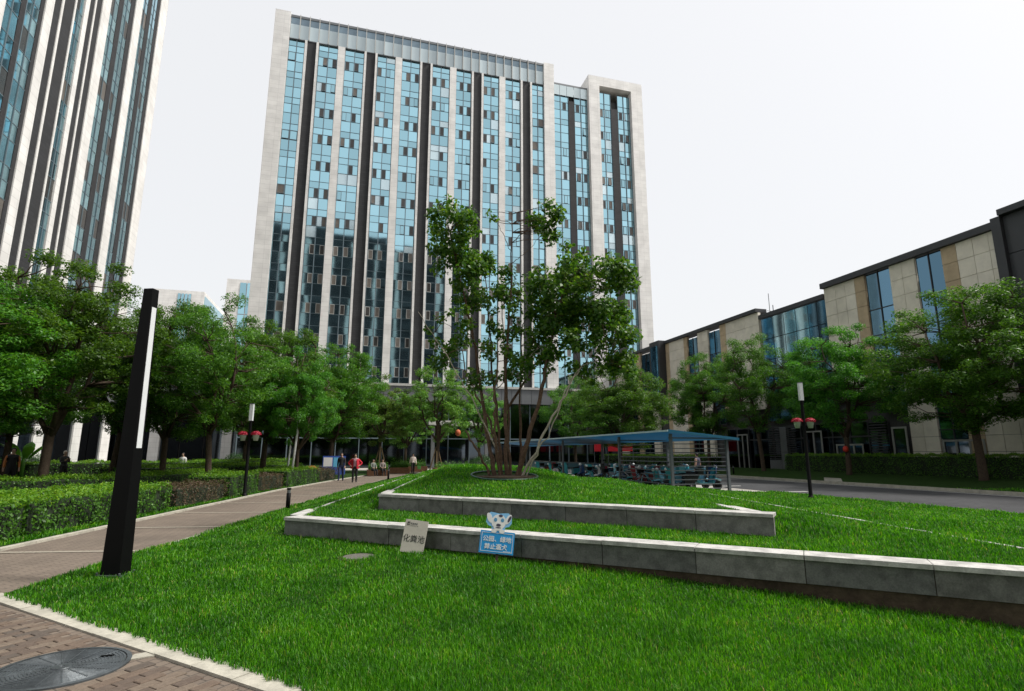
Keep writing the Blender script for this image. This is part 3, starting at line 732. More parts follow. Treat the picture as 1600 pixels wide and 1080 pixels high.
def glass_col(y0, y1, ztop, z0=.2, n=2, mat=None, inset=-.12):
    h_ = (y1 - y0) / n
    zs = [z for z in [z0, 3.2, 4.6, 6.3, 8.2, 10.1, 12.0] if z >= z0 and z < ztop - .8] + [ztop]
    for i in range(n):
        for a, b in zip(zs[:-1], zs[1:]):
            o = rseg('window_pane', y0 + h_ * i + .03, y0 + h_ * (i + 1) - .03, inset, a + .03, b - .03, mat or m_rglass, .16)
        rseg('window_mullion', y0 + h_ * i - .03, y0 + h_ * i + .03, inset + .06, z0, ztop, m_char, .2)
    for z in zs[1:-1]: rseg('window_transom', y0, y1, inset + .05, z - .03, z + .03, m_char, .2)
# nearest: dark projecting portal
for i in range(3):
    for a, b in ((.1, 3.6), (3.6, 7.2), (7.2, 10.6), (10.6, 12.9), (12.9, 15.2)):
        rseg('metal_panel', 14.2 + i * 2.4 + .02, 14.2 + (i + 1) * 2.4 - .02, .50, a + .02, b - .02, m_char)
rseg('metal_column', 21.4, 21.9, .75, 0, 15.2, m_char); rseg('metal_fascia', 8, 21.4, .9, 15.2, 15.55, m_char)
for i in range(3): stone_col(8 + i * 2.0, 10 + i * 2.0, sm)
# stone run A: Y 21.9 .. 34.9
for a, b in ((21.9, 22.62), (22.62, 23.51), (23.51, 24.49)): stone_col(a, b, sm)
stone_col(24.49, 25.44, lambda: m_stoneC)
glass_col(25.44, 27.23, 14.75, 2.6)
for a, b in ((27.23, 28.19), (28.19, 29.11)): stone_col(a, b, sm)
glass_col(29.11, 31.13, 14.75, 4.6)
stone_col(31.13, 32.02, lambda: m_stoneC, 4)
for a, b in ((32.02, 32.89), (32.89, 33.8), (33.8, 34.87)): stone_col(a, b, sm, 4)
rseg('roof_fascia', 21.9, 35.0, .25, 14.77, 15.2, m_char, 1.0)
# glass link, set back and lower
for (a, b, n, mt) in ((34.95, 36.9, 2, m_rglass), (36.9, 41.0, 3, m_rglass2), (41.0, 42.5, 1, m_rglass)): glass_col(a, b, 14.0, 4.6, n, mt, -.25)
rseg('roof_fascia', 35.0, 42.55, .05, 14.02, 14.4, m_char, 1.0)
# stone run B
for a, b in ((42.6, 44.48), (44.48, 45.9), (45.9, 47.43)): stone_col(a, b, sm, 4)
stone_col(47.43, 48.41, lambda: m_stoneC, 4)
glass_col(48.41, 50.48, 14.4, 4.6)
for a, b in ((50.48, 51.5), (51.5, 52.37)): stone_col(a, b, sm, .15)
glass_col(52.37, 54.33, 14.4, .2)
stone_col(54.33, 55.06, lambda: m_stoneC)
for a, b in ((55.06, 56.6), (56.6, 58.14)): stone_col(a, b, sm)
stone_col(58.14, 58.96, lambda: m_stoneC)
rseg('bay_window', 58.98, 61.2, .9, 7.5, 15.2, m_char); rseg('bay_glass', 59.3, 60.9, .93, 8, 14.6, m_rglass)
stone_col(61.2, 62.6, sm); glass_col(62.6, 65.2, 14.4, .2)
stone_col(65.2, 66.4, lambda: m_stoneC)
for i in range(7): (stone_col if i % 3 else (lambda a, b, f: glass_col(a, b, 14.4, .2)))(66.4 + i * 3, 69.4 + i * 3, sm)
rseg('roof_fascia', 42.6, 58.9, .25, 14.77, 15.1, m_char, 1.0); rseg('roof_fascia', 61.2, 88, .25, 14.77, 15.1, m_char, 1.0)
# ground floor shopfront between the trees
for i in range(11):
    y0 = 30.9 + i * 1.62
    rseg('shop_pane', y0 + .04, y0 + 1.58, -.28, .2, 4.0, m_lobby, .3)
    rseg('shop_mullion', y0 - .04, y0 + .04, -.2, .2, 4.0, m_char, .3)
rseg('shop_transom', 30.9, 48.8, -.16, 2.9, 3.02, m_char, .3)
m_dframe = M('silver_door_frame', (.33, .33, .32), .4, .08, metal=.4)
def door(y0, y1, zt=2.9, leaves=2, base=.2):
    d = rseg('door', y0, y1, -.02, base, zt, m_lobby, .1); 
    n = leaves
    for i in range(n + 1):
        yy_ = y0 + (y1 - y0) * i / n
        rseg('door_frame', yy_ - .06, yy_ + .06, .06, base, zt, m_dframe, .0)
    rseg('door_head', y0 - .06, y1 + .06, .065, zt, zt + .12, m_dframe, .0)
door(24.6, 27.0, 2.45, 3); door(29.4, 30.4, 3.4, 1); door(36.6, 38.2, 3.4, 2); door(32.9, 35.2, 2.3, 3); door(45.4, 46.8, 3.4, 2)
for y0, y1 in ((30.9, 32.2), (41.2, 42.6), (39.4, 40.4)):
    for i in range(16): rseg('louvre_slat', y0, y1, .04, 1.2 + i * .19, 1.2 + i * .19 + .10, m_char, .1)
    rseg('louvre_base', y0, y1, .05, .15, 1.15, m_fascia, .1)
stone_col(40.4, 41.2, lambda: m_fascia, .15, 4.0)
ant = empty('roof_antenna', (RX + 1.2, 42.4, 14.4), label='thin lightning mast on the roof of the glass link', cat='antenna'); ant['local'] = 1
MB().tube([(0, 0, -.2), (0, 0, 2.2)], .03, 6).build('mast', m_steel, ant, loc=(0, 0, 0)); MB().tube([(.4, 0, -.1), (.4, 0, 1.1)], .04, 6).tube([(-.3, 0, .5), (.5, 0, .5)], .03, 6).build('bracket', m_steel, ant, loc=(0, 0, 0))

# ================================================================== FAR BUILDINGS
def far_block(label, x0, x1, y0, y1, h_, gx0, gx1, side=False):
    o = empty('far_office_building', ((x0 + x1) / 2, y0, 0), label=label, cat='building')
    block('wall', x0, x1, y0, y1, 0, h_, m_pale, o)
    n = 4
    for i in range(n):
        a = gx0 + (gx1 - gx0) * i / n; b = gx0 + (gx1 - gx0) * (i + 1) / n
        for k in range(7):
            z1 = h_ - .8 - k * 4; block('window', a + .1, b - .1, y0 - .12, y0 + .1, z1 - 3.8, z1, m_tglass, o)
    if side:
        for i in range(8):
            a = y0 + .5 + i * (y1 - y0) / 8; block('side_window', x1 - .1, x1 + .12, a, a + (y1 - y0) / 8 - .5, h_ - 14, h_ - 1, m_tglass, o)
    return o
fb = far_block('distant pale office block with blue glass just left of the main tower', -31.2, -12, 143, 160, 43.2, -28.3, -22, False)
block('dark_band', -25.6, -24.6, 142.7, 143.1, 10, 38, m_dark, fb)
far_block('distant low pale block with slanting side wall behind the left trees', -48, -36.3, 145, 200, 40, -42, -39, True)

pod = empty('podium_building', (-26, 84, 0), label='low dark glass podium behind the left garden trees', cat='building')
block('wall', -45, -13.4, 84, 100, 0, 11, m_core, pod); block('roof_fascia', -45, -13.4, 83.6, 84, 9.4, 11, m_fascia, pod)
for i in range(11):
    x0 = -44.8 + i * 2.85
    block('shop_pane', x0 + .08, x0 + 2.77, 83.75, 83.95, .2, 9.2, m_lobby, pod)
    if i % 3 == 1: block('stone_pier', x0 - .6, x0 + .6, 83.2, 83.9, 0, 10.9, m_pale, pod)
# block behind the photographer, mirrored in the tower's lower glass
ob_ = empty('office_block', (0, -48, 0), label='dark stepped office block mirrored in the lower glass of the main tower', cat='building')
block('wall', -60, 8, -70, -48, 0, 77, m_dark, ob_); block('wall', 8, 36, -70, -48.5, 0, 74, m_dark, ob_)
for i in range(12):
    x0 = -57 + i * 7.6
    block('stone_pier', x0, x0 + 1.4, -48.2 if x0 < 6 else -48.7, -47.6, 0, 73.5, m_pale, ob_)
    for k in range(9): block('window_strip', x0 + 2.4, x0 + 6.4, -48.6, -47.9, 6 + k * 7.6, 9 + k * 7.6, m_char, ob_)

# ================================================================== TREES
def limb_pts(a, b, rng, n=6, bend=.12, up=.0):
    a, b = np.array(a, float), np.array(b, float); L = np.linalg.norm(b - a)
    t = np.linspace(0, 1, n)[:, None]
    off = rng.normal(0, 1, 3) * bend * L; off[2] = abs(off[2]) * up - 0 * off[2]
    p = a + (b - a) * t + np.sin(t * math.pi) * off
    p[1:-1] += rng.normal(0, .025 * L, (n - 2, 3))
    return p
def leaf_cloud(centers, radii, n_each, rng, flat=.6):
    P, N = [], []
    for c, r_, n in zip(centers, radii, n_each):
        d = unit(rng.normal(0, 1, (n, 3))); q = rng.random((n, 1)) ** .45
        p = d * q * r_ * np.array([1, 1, flat])
        P.append(c + p); N.append(unit(d * .6 + np.array([0, 0, .9])))
    return np.concatenate(P), np.concatenate(N)
def make_tree_meshes(seed, H, cr, th, nclump=85, per=330, leaf=.17, lm=None, bark=None, zb=None, aspect=.4):
    """trunk+limbs mesh and crown mesh of a vase shaped tree"""
    rng = np.random.default_rng(seed)
    br = MB(); top = np.array([rng.normal(0, .08), rng.normal(0, .08), th])
    rt = .0165 * H
    br.tube([(0, 0, -.25), (0, 0, .15), (top[0] * .5, top[1] * .5, th * .6), tuple(top)], [rt * 1.35, rt * 1.1, rt * .95, rt * .9], 10)
    zb = zb if zb else th * .95
    limbs = []
    nl = 6
    for i in range(nl):
        t = 2 * math.pi * (i + rng.uniform(-.25, .25)) / nl; rad = cr * rng.uniform(.35, .75)
        e = np.array([math.cos(t) * rad, math.sin(t) * rad, H * rng.uniform(.72, .9)])
        if i == 0: e = np.array([rng.normal(0, .3), rng.normal(0, .3), H * .95])
        p = limb_pts(top - np.array([0, 0, rng.uniform(0, .25) * th * .6]), e, rng, 7, .08, .4)
        limbs.append(p); br.tube([tuple(q) for q in p], list(np.linspace(rt * .6, rt * .14, 7)), 7)
    allp = np.concatenate(limbs)
    C_, Rr = [], []
    hz = (H - zb) / 2; zc = zb + hz
    while len(C_) < nclump:
        d = rng.normal(0, 1, 3); d /= np.linalg.norm(d); q = rng.random() ** .42
        c = np.array([d[0] * cr * q, d[1] * cr * q, zc + d[2] * hz * q])
        low = np.clip((c[2] - zb) / (2 * hz), 0, 1)
        if math.hypot(c[0], c[1]) > cr * (.62 + .5 * math.sin(math.pi * min(low * 1.05 + .12, 1))): continue
        C_.append(c); Rr.append(cr * rng.uniform(.10, .20))
    C_ = np.array(C_)
    for c in C_:
        d = np.linalg.norm(allp - c, axis=1) + np.maximum(allp[:, 2] - c[2], 0) * 1.5
        a = allp[np.argmin(d)]
        p = limb_pts(a, c, rng, 5, .1, .3); br.tube([tuple(q) for q in p], list(np.linspace(rt * .2, rt * .05, 5)), 5)
    P, N = leaf_cloud(C_, Rr, [int(per * (r_ / (.15 * cr)) ** 1.6) for r_ in Rr], rng, .6)
    # stray sprays reaching out of the crown
    return br.mesh('trunk', bark or m_bark, True), leaf_mesh('crown', P, N, leaf, lm or m_leafA, rng, aspect)
TV = [make_tree_meshes(s, 9.0, 3.4, th_, nc_, pr_, .125, m_leafA, zb=zb_) for s, th_, nc_, pr_, zb_ in ((1, 2.5, 230, 300, 2.2), (2, 2.2, 175, 330, 2.4), (3, 2.8, 150, 270, 2.6), (4, 2.4, 260, 270, 2.1))]
TY_ = [make_tree_meshes(s, 8.0, 2.7, 2.6, 130, 160, .15, m_leafC, zb=2.3) for s in (21, 22)]
def tree(loc, H, cr, var, rz, label, group, lib=TV, bh=9.0, bcr=3.4):
    o = empty('tree', loc, rz, label=label, cat='tree', group=group); o['local'] = 1
    o.scale = (cr / bcr, cr / bcr, H / bh)
    t, c = lib[var]
    place('trunk', t, o, (0, 0, 0)); place('crown', c, o, (0, 0, 0))
    return o
GL, GR, GY_ = 'leafy trees in the garden left of the path', 'street trees along the road on the right', 'young trees in front of the tower'
tree((-13.6, 22.3, .1), 8.2, 4.0, 0, .3, 'leftmost leafy tree, its crown cut by the left edge of the photo', GL)
tree((-11.4, 26.0, .1), 9.6, 3.9, 1, 1.1, 'tallest leafy garden tree on the left, behind the black lamp column', GL)
tree((-11.4, 32.5, .1), 9.3, 3.5, 2, 2.0, 'leafy garden tree behind the tallest left tree, thin dark trunk', GL)
tree((-8.6, 30.5, .1), 9.1, 3.1, 3, .7, 'slim leafy garden tree right of the black lamp column', GL)
tree((-5.9, 27.3, .1), 8.6, 3.0, 2, 3.6, 'leafy garden tree beside the flower basket lamp by the path', GL)
tree((-5.0, 36.0, .1), 9.6, 3.7, 0, 4.4, 'bushy garden tree with white pole leaning at its trunk', GL)
tree((-2.9, 33.6, .1), 7.6, 2.3, 1, 5.2, 'smaller leafy garden tree nearest the walking couple', GL)
tree((-1.5, 43.5, .1), 9.8, 3.7, 3, 2.6, 'broad garden tree behind the walking couple', GL)
tree((-17.5, 36.0, .1), 9.5, 3.8, 3, 5.0, 'garden tree in front of the left tower foot', GL)
tree((-7.5, 45.0, .1), 9.5, 3.4, 1, 3.0, 'far garden tree below the distant low block', GL)
tree((2.4, 51.5, 0), 8.6, 3.1, 0, .4, 'young pale green tree on stakes left of the podium', GY_, TY_, 8.0, 2.7)
tree((7.2, 50.0, 0), 9.6, 3.4, 1, 1.4, 'young pale green tree on stakes left of the maple clump', GY_, TY_, 8.0, 2.7)
tree((5.0, 56.0, 0), 7.8, 3.0, 1, 3.9, 'young pale green tree between the two staked trees', GY_, TY_, 8.0, 2.7)
tree((12.2, 55.0, 0), 8.4, 2.9, 0, 2.2, 'young pale green tree behind the maple clump stems', GY_, TY_, 8.0, 2.7)
tree((30.6, 21.2, .40), 10.1, 4.5, 0, 1.9, 'large street tree at the right edge, dark forked trunk', GR)
tree((30.5, 29.1, .38), 9.8, 3.7, 1, .2, 'street tree behind the flower basket lamp, orange lantern on its trunk', GR)
tree((30.5, 36.9, .38), 10.6, 3.6, 2, 4.0, 'street tree in front of the glass link of the low building', GR)
tree((30.4, 43.6, .38), 10.4, 3.3, 3, 2.8, 'farthest street tree of the row beyond the road', GR)
tree((18.0, 36.0, 0), 8.0, 3.7, 3, .9, 'low broad dark tree right behind the bicycle shed', 'trees behind the bicycle shed')
tree((17.9, 44.0, 0), 8.0, 3.0, 2, 2.2, 'second low tree behind the bicycle shed, farther from the road end', 'trees behind the bicycle shed')

# ------------------------------------------------------------------ the maple clump on the mound
TZ = float(z_upper(np.array([TREE[0]]), np.array([TREE[1]]))[0])
rgt = np.array([math.cos(R(15.75)), -math.sin(R(15.75)), 0]); fwd = np.array([math.sin(R(15.75)), math.cos(R(15.75)), 0])
def tp(a, h_, d=0.0): return 1.1 * (rgt * a + fwd * d) + np.array([0, 0, h_ * 1.14])     # metres right, up, away, from the foot of the clump
maple = empty('maple_clump', (TREE[0], TREE[1], TZ), label='tall many stemmed maple clump on the grass mound in the middle', cat='tree'); maple['local'] = 1
mr = np.random.default_rng(31)
stems = [  # (points (right, up, away), base radius, top radius, bark)
    ([(-.18, -.15, 0), (-.32, .6, .05), (-.55, 1.9, .15), (-.72, 3.0, .3), (-1.05, 4.3, .35), (-1.35, 5.6, .3)], .085, .02, 0),
    ([(-.05, -.15, .1), (-.12, .9, .25), (-.28, 2.2, .5), (-.38, 3.3, .7), (-.5, 4.6, .8)], .06, .015, 0),
    ([(.05, -.15, -.05), (.02, 1.0, -.1), (.03, 2.4, -.05), (.10, 3.6, 0), (.15, 4.8, .0), (.17, 5.9, 0)], .075, .012, 0),
    ([(.12, -.15, .15), (.10, 1.2, .4), (-.02, 2.6, .6), (-.08, 3.9, .8)], .055, .015, 0),
    ([(.36, -.1, .35), (.34, 1.0, .45), (.36, 2.2, .5), (.42, 3.4, .5)], .055, .02, 0),
    ([(.22, -.15, 0), (.50, .65, -.1), (.80, 1.7, -.15), (.98, 2.6, -.1), (1.15, 3.4, 0), (1.35, 4.1, .1)], .095, .025, 0),
    ([(.30, -.15, -.12), (.62, .45, -.25), (1.05, 1.25, -.3), (1.45, 1.95, -.3), (1.75, 2.35, -.2), (2.3, 2.5, -.1)], .05, .014, 1),
    ([(.36, -.15, -.2), (.68, .42, -.4), (1.02, 1.0, -.5), (1.30, 1.75, -.55), (1.65, 2.25, -.4)], .03, .008, 1),
    ([(-.22, -.15, -.1), (-.55, .5, -.2), (-.85, .95, -.25)], .045, .03, 0),
    ([(-.15, .5, .0), (-.55, 1.3, -.15), (-1.0, 2.1, -.25), (-1.55, 2.9, -.3), (-1.95, 3.5, -.3)], .03, .008, 1),
    ([(-.10, -.15, -.15), (-.18, .8, -.35), (-.20, 1.6, -.4), (-.15, 2.6, -.3)], .05, .02, 0),
    ([(.0, -.15, .2), (-.35, 1.2, .7), (-.9, 2.2, 1.0), (-1.2, 3.3, 1.0)], .05, .012, 0),
    ([(.1, 1.5, .3), (.6, 2.3, .9), (1.2, 3.3, 1.2), (1.7, 4.0, 1.1)], .045, .012, 0),
    ([(-.5, 1.6, .1), (.2, 2.2, .0), (.9, 2.9, .1)], .022, .008, 1),
    ([(.15, 5.0, .0), (-.1, 5.5, .05), (-.28, 5.9, .05)], .014, .006, 0),
    ([(.16, 5.2, .0), (.5, 5.55, .05), (.85, 5.8, .1)], .016, .007, 0),
    ([(.14, 4.7, .0), (.45, 5.0, .2), (.9, 5.5, .2)], .014, .006, 0)]
nodes = []
for pts, r0, r1, bk in stems:
    p = np.array([tp(*q) for q in pts]); t = np.linspace(0, 1, len(p)); tt = np.linspace(0, 1, 4 * len(p))
    q = np.stack([np.interp(tt, t, p[:, i]) for i in range(3)], 1); q[1:-1] += mr.normal(0, .016, (len(q) - 2, 3))
    MB().tube([tuple(v) for v in q], list(np.linspace(r0 * .70, r1 * .75, len(q)) * mr.uniform(.85, 1.15, len(q))), 8).build('stem', m_barkp if bk else m_bark2, maple, True, loc=(0, 0, 0))
    if r0 > .02: nodes.append(q[len(q) // 3:])
nodes = np.concatenate(nodes)
blobs = []   # (right, up, away, radius, leaves)
def blob(a, h_, d, r_, n): blobs.append((tp(a, h_, d), r_, n))
def fill(a0, a1, h0, h1, d0, d1, count, r0, r1, dens):
    for _ in range(count): 
        r_ = mr.uniform(r0, r1); ta = mr.uniform(-1, 1, 3); ta = ta / max(np.linalg.norm(ta), 1) 
        blob((a0 + a1) / 2 + ta[0] * (a1 - a0) / 2, (h0 + h1) / 2 + ta[1] * (h1 - h0) / 2, (d0 + d1) / 2 + ta[2] * (d1 - d0) / 2, r_, int(dens * (r_ / .3) ** 2))
fill(-1.85, -.7, 4.8, 6.1, -.5, .7, 22, .18, .32, 120)
fill(-1.8, -.25, 3.8, 5.2, -.4, .9, 26, .2, .34, 120)
fill(-1.85, -.6, 2.2, 3.9, -.5, .9, 22, .14, .28, 90)
fill(-.95, -.1, 1.7, 3.4, -.4, .9, 20, .14, .24, 70)
fill(-.6, .5, 3.0, 4.7, -.3, .8, 24, .16, .28, 90)
fill(-.1, .8, 1.9, 3.4, -.4, .7, 20, .14, .24, 75)
fill(.65, 1.35, 5.2, 6.15, -.3, .4, 13, .16, .28, 120)
fill(.45, .8, 5.5, 5.9, -.1, .2, 3, .1, .16, 60)
fill(-.45, -.2, 5.7, 6.05, -.1, .2, 3, .1, .14, 55)
fill(.55, 3.15, 3.2, 4.85, -.9, 1.3, 84, .2, .36, 135)
fill(.6, 3.0, 2.2, 3.7, -.8, 1.2, 56, .18, .34, 120)
fill(1.7, 3.0, 1.9, 2.6, -.5, .6, 12, .14, .26, 75)
fill(.2, 1.2, 1.7, 2.6, -.3, .8, 9, .14, .24, 70)
fill(1.0, 2.0, 4.5, 5.15, -.3, .6, 8, .14, .24, 80)
tw = MB()
for c, r_, n in blobs:
    d = np.linalg.norm(nodes - c, axis=1) + np.maximum(nodes[:, 2] - c[2], 0); a = nodes[np.argmin(d)]
    p = limb_pts(a, c, mr, 5, .08, .3); tw.tube([tuple(q) for q in p], list(np.linspace(.011, .004, 5)), 5)
tag(tw.build('twigs', m_bark2, maple, True, loc=(0, 0, 0)), kind='stuff')
P, N = leaf_cloud([b[0] for b in blobs], [b[1] for b in blobs], [b[2] for b in blobs], mr, .85)
place('crown', leaf_mesh('crown', P, N, .105, m_leafB, mr, .75, .5), maple, (0, 0, 0))
print('MAPLE LEAVES', len(P))
ring = MB(); rp = []
for i in range(41):
    t = 2 * math.pi * i / 40; q = TREE + np.array([math.cos(t), math.sin(t)]) * .80
    rp.append((q[0], q[1], float(z_upper(np.array([q[0]]), np.array([q[1]]))[0]) + .035))
ring.tube(rp, .022, 6, cap=False)
tag(ring.build('tree_edging_ring', M('dark_green_plastic', (.012, .05, .035), .45), smooth=True), 'dark green plastic edging ring round the foot of the maple clump', 'tree ring')
MB().lathe([(.78, -.1), (.78, .012), (.4, .03), (.01, .05)], 24, (TREE[0], TREE[1], TZ)).build('tree_soil', m_earth); tag(bpy.data.objects['tree_soil'], kind='structure')

# ================================================================== HEDGES AND SHRUBS
def hedge(name, pts, width, z0, h_, label, cat, group, mat, dens=520, leaf=.055, seed=0, core=None):
    """clipped hedge along a polyline (front edge), its width to the left; pts metres"""
    rng = np.random.default_rng(seed + 100)
    o = empty(name, (pts[0][0], pts[0][1], z0), label=label, cat=cat, group=group)
    P, N = [], []; cb = MB()
    for a, b in zip(pts[:-1], pts[1:]):
        a, b = np.array(a, float), np.array(b, float); L = np.hypot(*(b - a)); d = (b - a) / L; nr_ = np.array([-d[1], d[0]])
        def put(s, t, z, nrm):
            xy = a + np.outer(s, d) + np.outer(t, nr_)
            bump = .05 * np.sin(s * 3.1 + z * 4) + .04 * np.sin(s * 7.3 + t * 5)
            p = np.column_stack([xy, z0 + z]) + nrm * (bump + rng.normal(0, .03, len(s)))[:, None]
            P.append(p); N.append(np.broadcast_to(nrm, p.shape))
        n = int(dens * L * width * 1.2); put(rng.uniform(0, L, n), rng.uniform(0, width, n), np.full(n, h_), np.array([0, 0, 1.]))
        n = int(dens * L * h_); put(rng.uniform(0, L, n), np.zeros(n), rng.uniform(.03, h_, n), np.array([-nr_[0], -nr_[1], 0]))
        put(rng.uniform(0, L, n // 2), np.full(n // 2, width), rng.uniform(.03, h_, n // 2), np.array([nr_[0], nr_[1], 0]))
        n = int(dens * width * h_)
        put(np.zeros(n), rng.uniform(0, width, n), rng.uniform(.03, h_, n), np.array([-d[0], -d[1], 0])); put(np.full(n, L), rng.uniform(0, width, n), rng.uniform(.03, h_, n), np.array([d[0], d[1], 0]))
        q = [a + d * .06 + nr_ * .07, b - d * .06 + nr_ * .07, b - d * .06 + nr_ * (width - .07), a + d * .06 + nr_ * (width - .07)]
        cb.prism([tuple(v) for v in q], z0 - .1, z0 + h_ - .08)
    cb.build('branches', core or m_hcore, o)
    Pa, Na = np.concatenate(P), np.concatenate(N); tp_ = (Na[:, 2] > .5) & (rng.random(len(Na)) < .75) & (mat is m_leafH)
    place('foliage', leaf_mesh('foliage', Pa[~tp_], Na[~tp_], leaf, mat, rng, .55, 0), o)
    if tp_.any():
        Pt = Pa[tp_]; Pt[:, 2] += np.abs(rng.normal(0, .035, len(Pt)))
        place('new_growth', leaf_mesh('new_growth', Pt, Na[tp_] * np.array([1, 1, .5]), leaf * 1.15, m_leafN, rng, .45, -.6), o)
    return o
def lp(y, off): return (on_poly(PATH_L, y) - off, y)
HG = 'clipped hedges along the path'
hedge('hedge', [lp(9.5, .75), lp(14.5, .75), lp(20.0, .55)], 2.0, .03, .72, 'nearest clipped green hedge at the left edge beside the path', 'hedge', HG, m_leafH, 560, .075, 1)
hedge('hedge', [lp(20.6, .6), lp(24.3, .55)], 1.5, .03, .62, 'brown thinned hedge just beyond the nearest green hedge', 'hedge', HG, m_twig, 520, .06, 2)
hedge('hedge', [lp(24.6, .5), lp(27.6, .45)], 1.6, .03, .85, 'green hedge block behind the flower basket lamp on the left', 'hedge', HG, m_leafH, 480, .065, 3)
hedge('hedge', [lp(27.9, .5), lp(31.0, .45)], 1.4, .03, .7, 'second brown hedge piece farther along the path', 'hedge', HG, m_twig, 420, .065, 4)
hedge('hedge', [lp(31.3, .4), lp(36.5, .4)], 1.8, .03, .85, 'green hedge block just left of the walking couple', 'hedge', HG, m_leafH, 380, .07, 5)
hedge('hedge', [lp(36.8, .5), lp(40.5, .5)], 1.4, .03, .7, 'brown hedge end behind the walking couple', 'hedge', HG, m_twig, 300, .07, 6)
hedge('hedge', [(-15.5, 19.5), (-8.6, 25.5), (-6.2, 33)], 1.8, .06, .78, 'long low hedge in the second row left of the path', 'hedge', 'hedge rows in the left garden', m_leafH, 330, .07, 7)
hedge('hedge', [(-10.5, 31.5), (-5.8, 36), (-3.2, 42)], 2.6, .1, .95, 'bright hedge in the third row under the garden trees', 'hedge', 'hedge rows in the left garden', m_leafH, 240, .08, 8)
hedge('hedge', [(-19.0, 36.5), (-9.0, 41.5), (-4.5, 50)], 2.4, .1, 1.1, 'farthest garden hedge before the left tower foot', 'hedge', 'hedge rows in the left garden', m_leafH, 170, .09, 9)
hedge('hedge', [(31.9, 36.2), (31.9, 8.0)], 1.7, .42, 1.18, 'long clipped hedge in front of the low stone building', 'hedge', 'hedges beyond the road', m_leafH, 330, .075, 10)
hedge('hedge', [(31.9, 70), (31.9, 46.0)], 1.6, .3, 1.2, 'far clipped hedge seen through the bicycle shed', 'hedge', 'hedges beyond the road', m_leafH, 150, .09, 11)
def shrub(loc, r_, h_, label, mat, seed, n=5000, leaf=.09):
    rng = np.random.default_rng(seed + 300); d = unit(rng.normal(0, 1, (n, 3))); d[:, 2] = np.abs(d[:, 2])
    q = rng.uniform(.85, 1.05, (n, 1)) * (1 + .08 * np.sin(d[:, :1] * 9) * np.sin(d[:, 1:2] * 8))
    o = empty('shrub', loc, label=label, cat='shrub', group='clipped round shrubs'); o['local'] = 1
    MB().ball((0, 0, 0), r_ * .86, 14, 9, sz=h_ / r_).build('branches', m_hcore, o, True, loc=(0, 0, 0))
    place('foliage', leaf_mesh('foliage', d * q * np.array([r_, r_, h_]), d, leaf, mat, rng, .5, 0), o, (0, 0, 0))
shrub((9.6, 43.6, 0), 1.15, 1.35, 'round dark shrub just left of the maple stems', m_leafD, 1)
shrub((10.9, 47.5, 0), 1.1, 1.5, 'second round shrub half hidden behind the first by the maple', m_leafD, 2)
shrub((-19.5, 42.0, .1), 1.6, 1.7, 'round dark shrub behind the person in black at the left edge', m_leafD, 3)
shrub((-9.2, 52.0, .1), 1.5, 1.6, 'round shrub by the pale pier under the garden trees', m_leafD, 4)
# banana plant
bn = empty('banana_plant', (-17.3, 37.2, .1), label='banana plant with big upright leaves behind the person in black', cat='plant'); bn['local'] = 1
m_ban = leafmat('banana_leaf', (.07, .2, .02), (.09, .25, .03), (.12, .3, .04), .4)
MB().tube([(0, 0, 0), (.02, 0, .8), (0, 0, 1.5)], [.12, .10, .06], 8).build('stem', m_ban, bn, True, loc=(0, 0, 0))
for k in range(7):
    t = k * .9; L = 1.5 + .25 * (k % 3); q = MB(); vs = []
    for i in range(7):
        s = i / 6; wd_ = .26 * math.sin(math.pi * min(s * .92 + .06, 1)); r_ = L * (.15 + .55 * s); z_ = 1.4 + L * (s * .9 - s * s * .45)
        c, sn = math.cos(t), math.sin(t)
        vs += [(c * r_ - sn * wd_, sn * r_ + c * wd_, z_ - .08), (c * r_, sn * r_, z_ + .02), (c * r_ + sn * wd_, sn * r_ - c * wd_, z_ - .08)]
    q.add(vs, [(3 * i + j, 3 * i + j + 1, 3 * i + j + 4, 3 * i + j + 3) for i in range(6) for j in range(2)]); q.build('leaf', m_ban, bn, True, loc=(0, 0, 0))
# ================================================================== STREET FURNITURE
zf = lambda f, x, y: float(f(np.array([x]), np.array([y]))[0])
# tall black lamp column on the front lawn
lz = zf(z_front, -3.1, 9.5)
lamp = empty('lamp_column', (-3.1, 9.45, lz), R(-22), label='tall tapered black lamp column with white light strip on the front lawn', cat='street lamp'); lamp['local'] = 1
def taper(b, t, z0, z1): 
    return [(-b[0], -b[1], z0), (b[0], -b[1], z0), (b[0], b[1], z0), (-b[0], b[1], z0), (-t[0], -t[1], z1), (t[0], -t[1], z1), (t[0], t[1], z1), (-t[0], t[1], z1)]
BF = [(0, 3, 2, 1), (4, 5, 6, 7), (0, 1, 5, 4), (1, 2, 6, 5), (2, 3, 7, 6), (3, 0, 4, 7)]
MB().add(taper((.145, .105), (.075, .065), -.05, 4.12), BF).build('column', m_black, lamp, loc=(0, 0, 0))
sl = MB()
def fx(z): return .145 + (.075 - .145) * (z + .05) / 4.17
z0, z1 = 1.75, 3.86
sl.add([(fx(z0) - .01, -.05, z0), (fx(z0) + .006, -.05, z0), (fx(z0) + .006, .05, z0), (fx(z0) - .01, .05, z0), (fx(z1) - .01, -.045, z1), (fx(z1) + .006, -.045, z1), (fx(z1) + .006, .045, z1), (fx(z1) - .01, .045, z1)], BF)
sl.build('light_strip', m_lampw, lamp, loc=(0, 0, 0))
MB().add(taper((.077, .067), (.074, .064), 4.12, 4.15), BF).build('top_cap', m_black, lamp, loc=(0, 0, 0))
MB().box(-.19, .19, -.15, .15, -.05, .022).build('base_plate', m_iron, lamp, loc=(0, 0, 0))
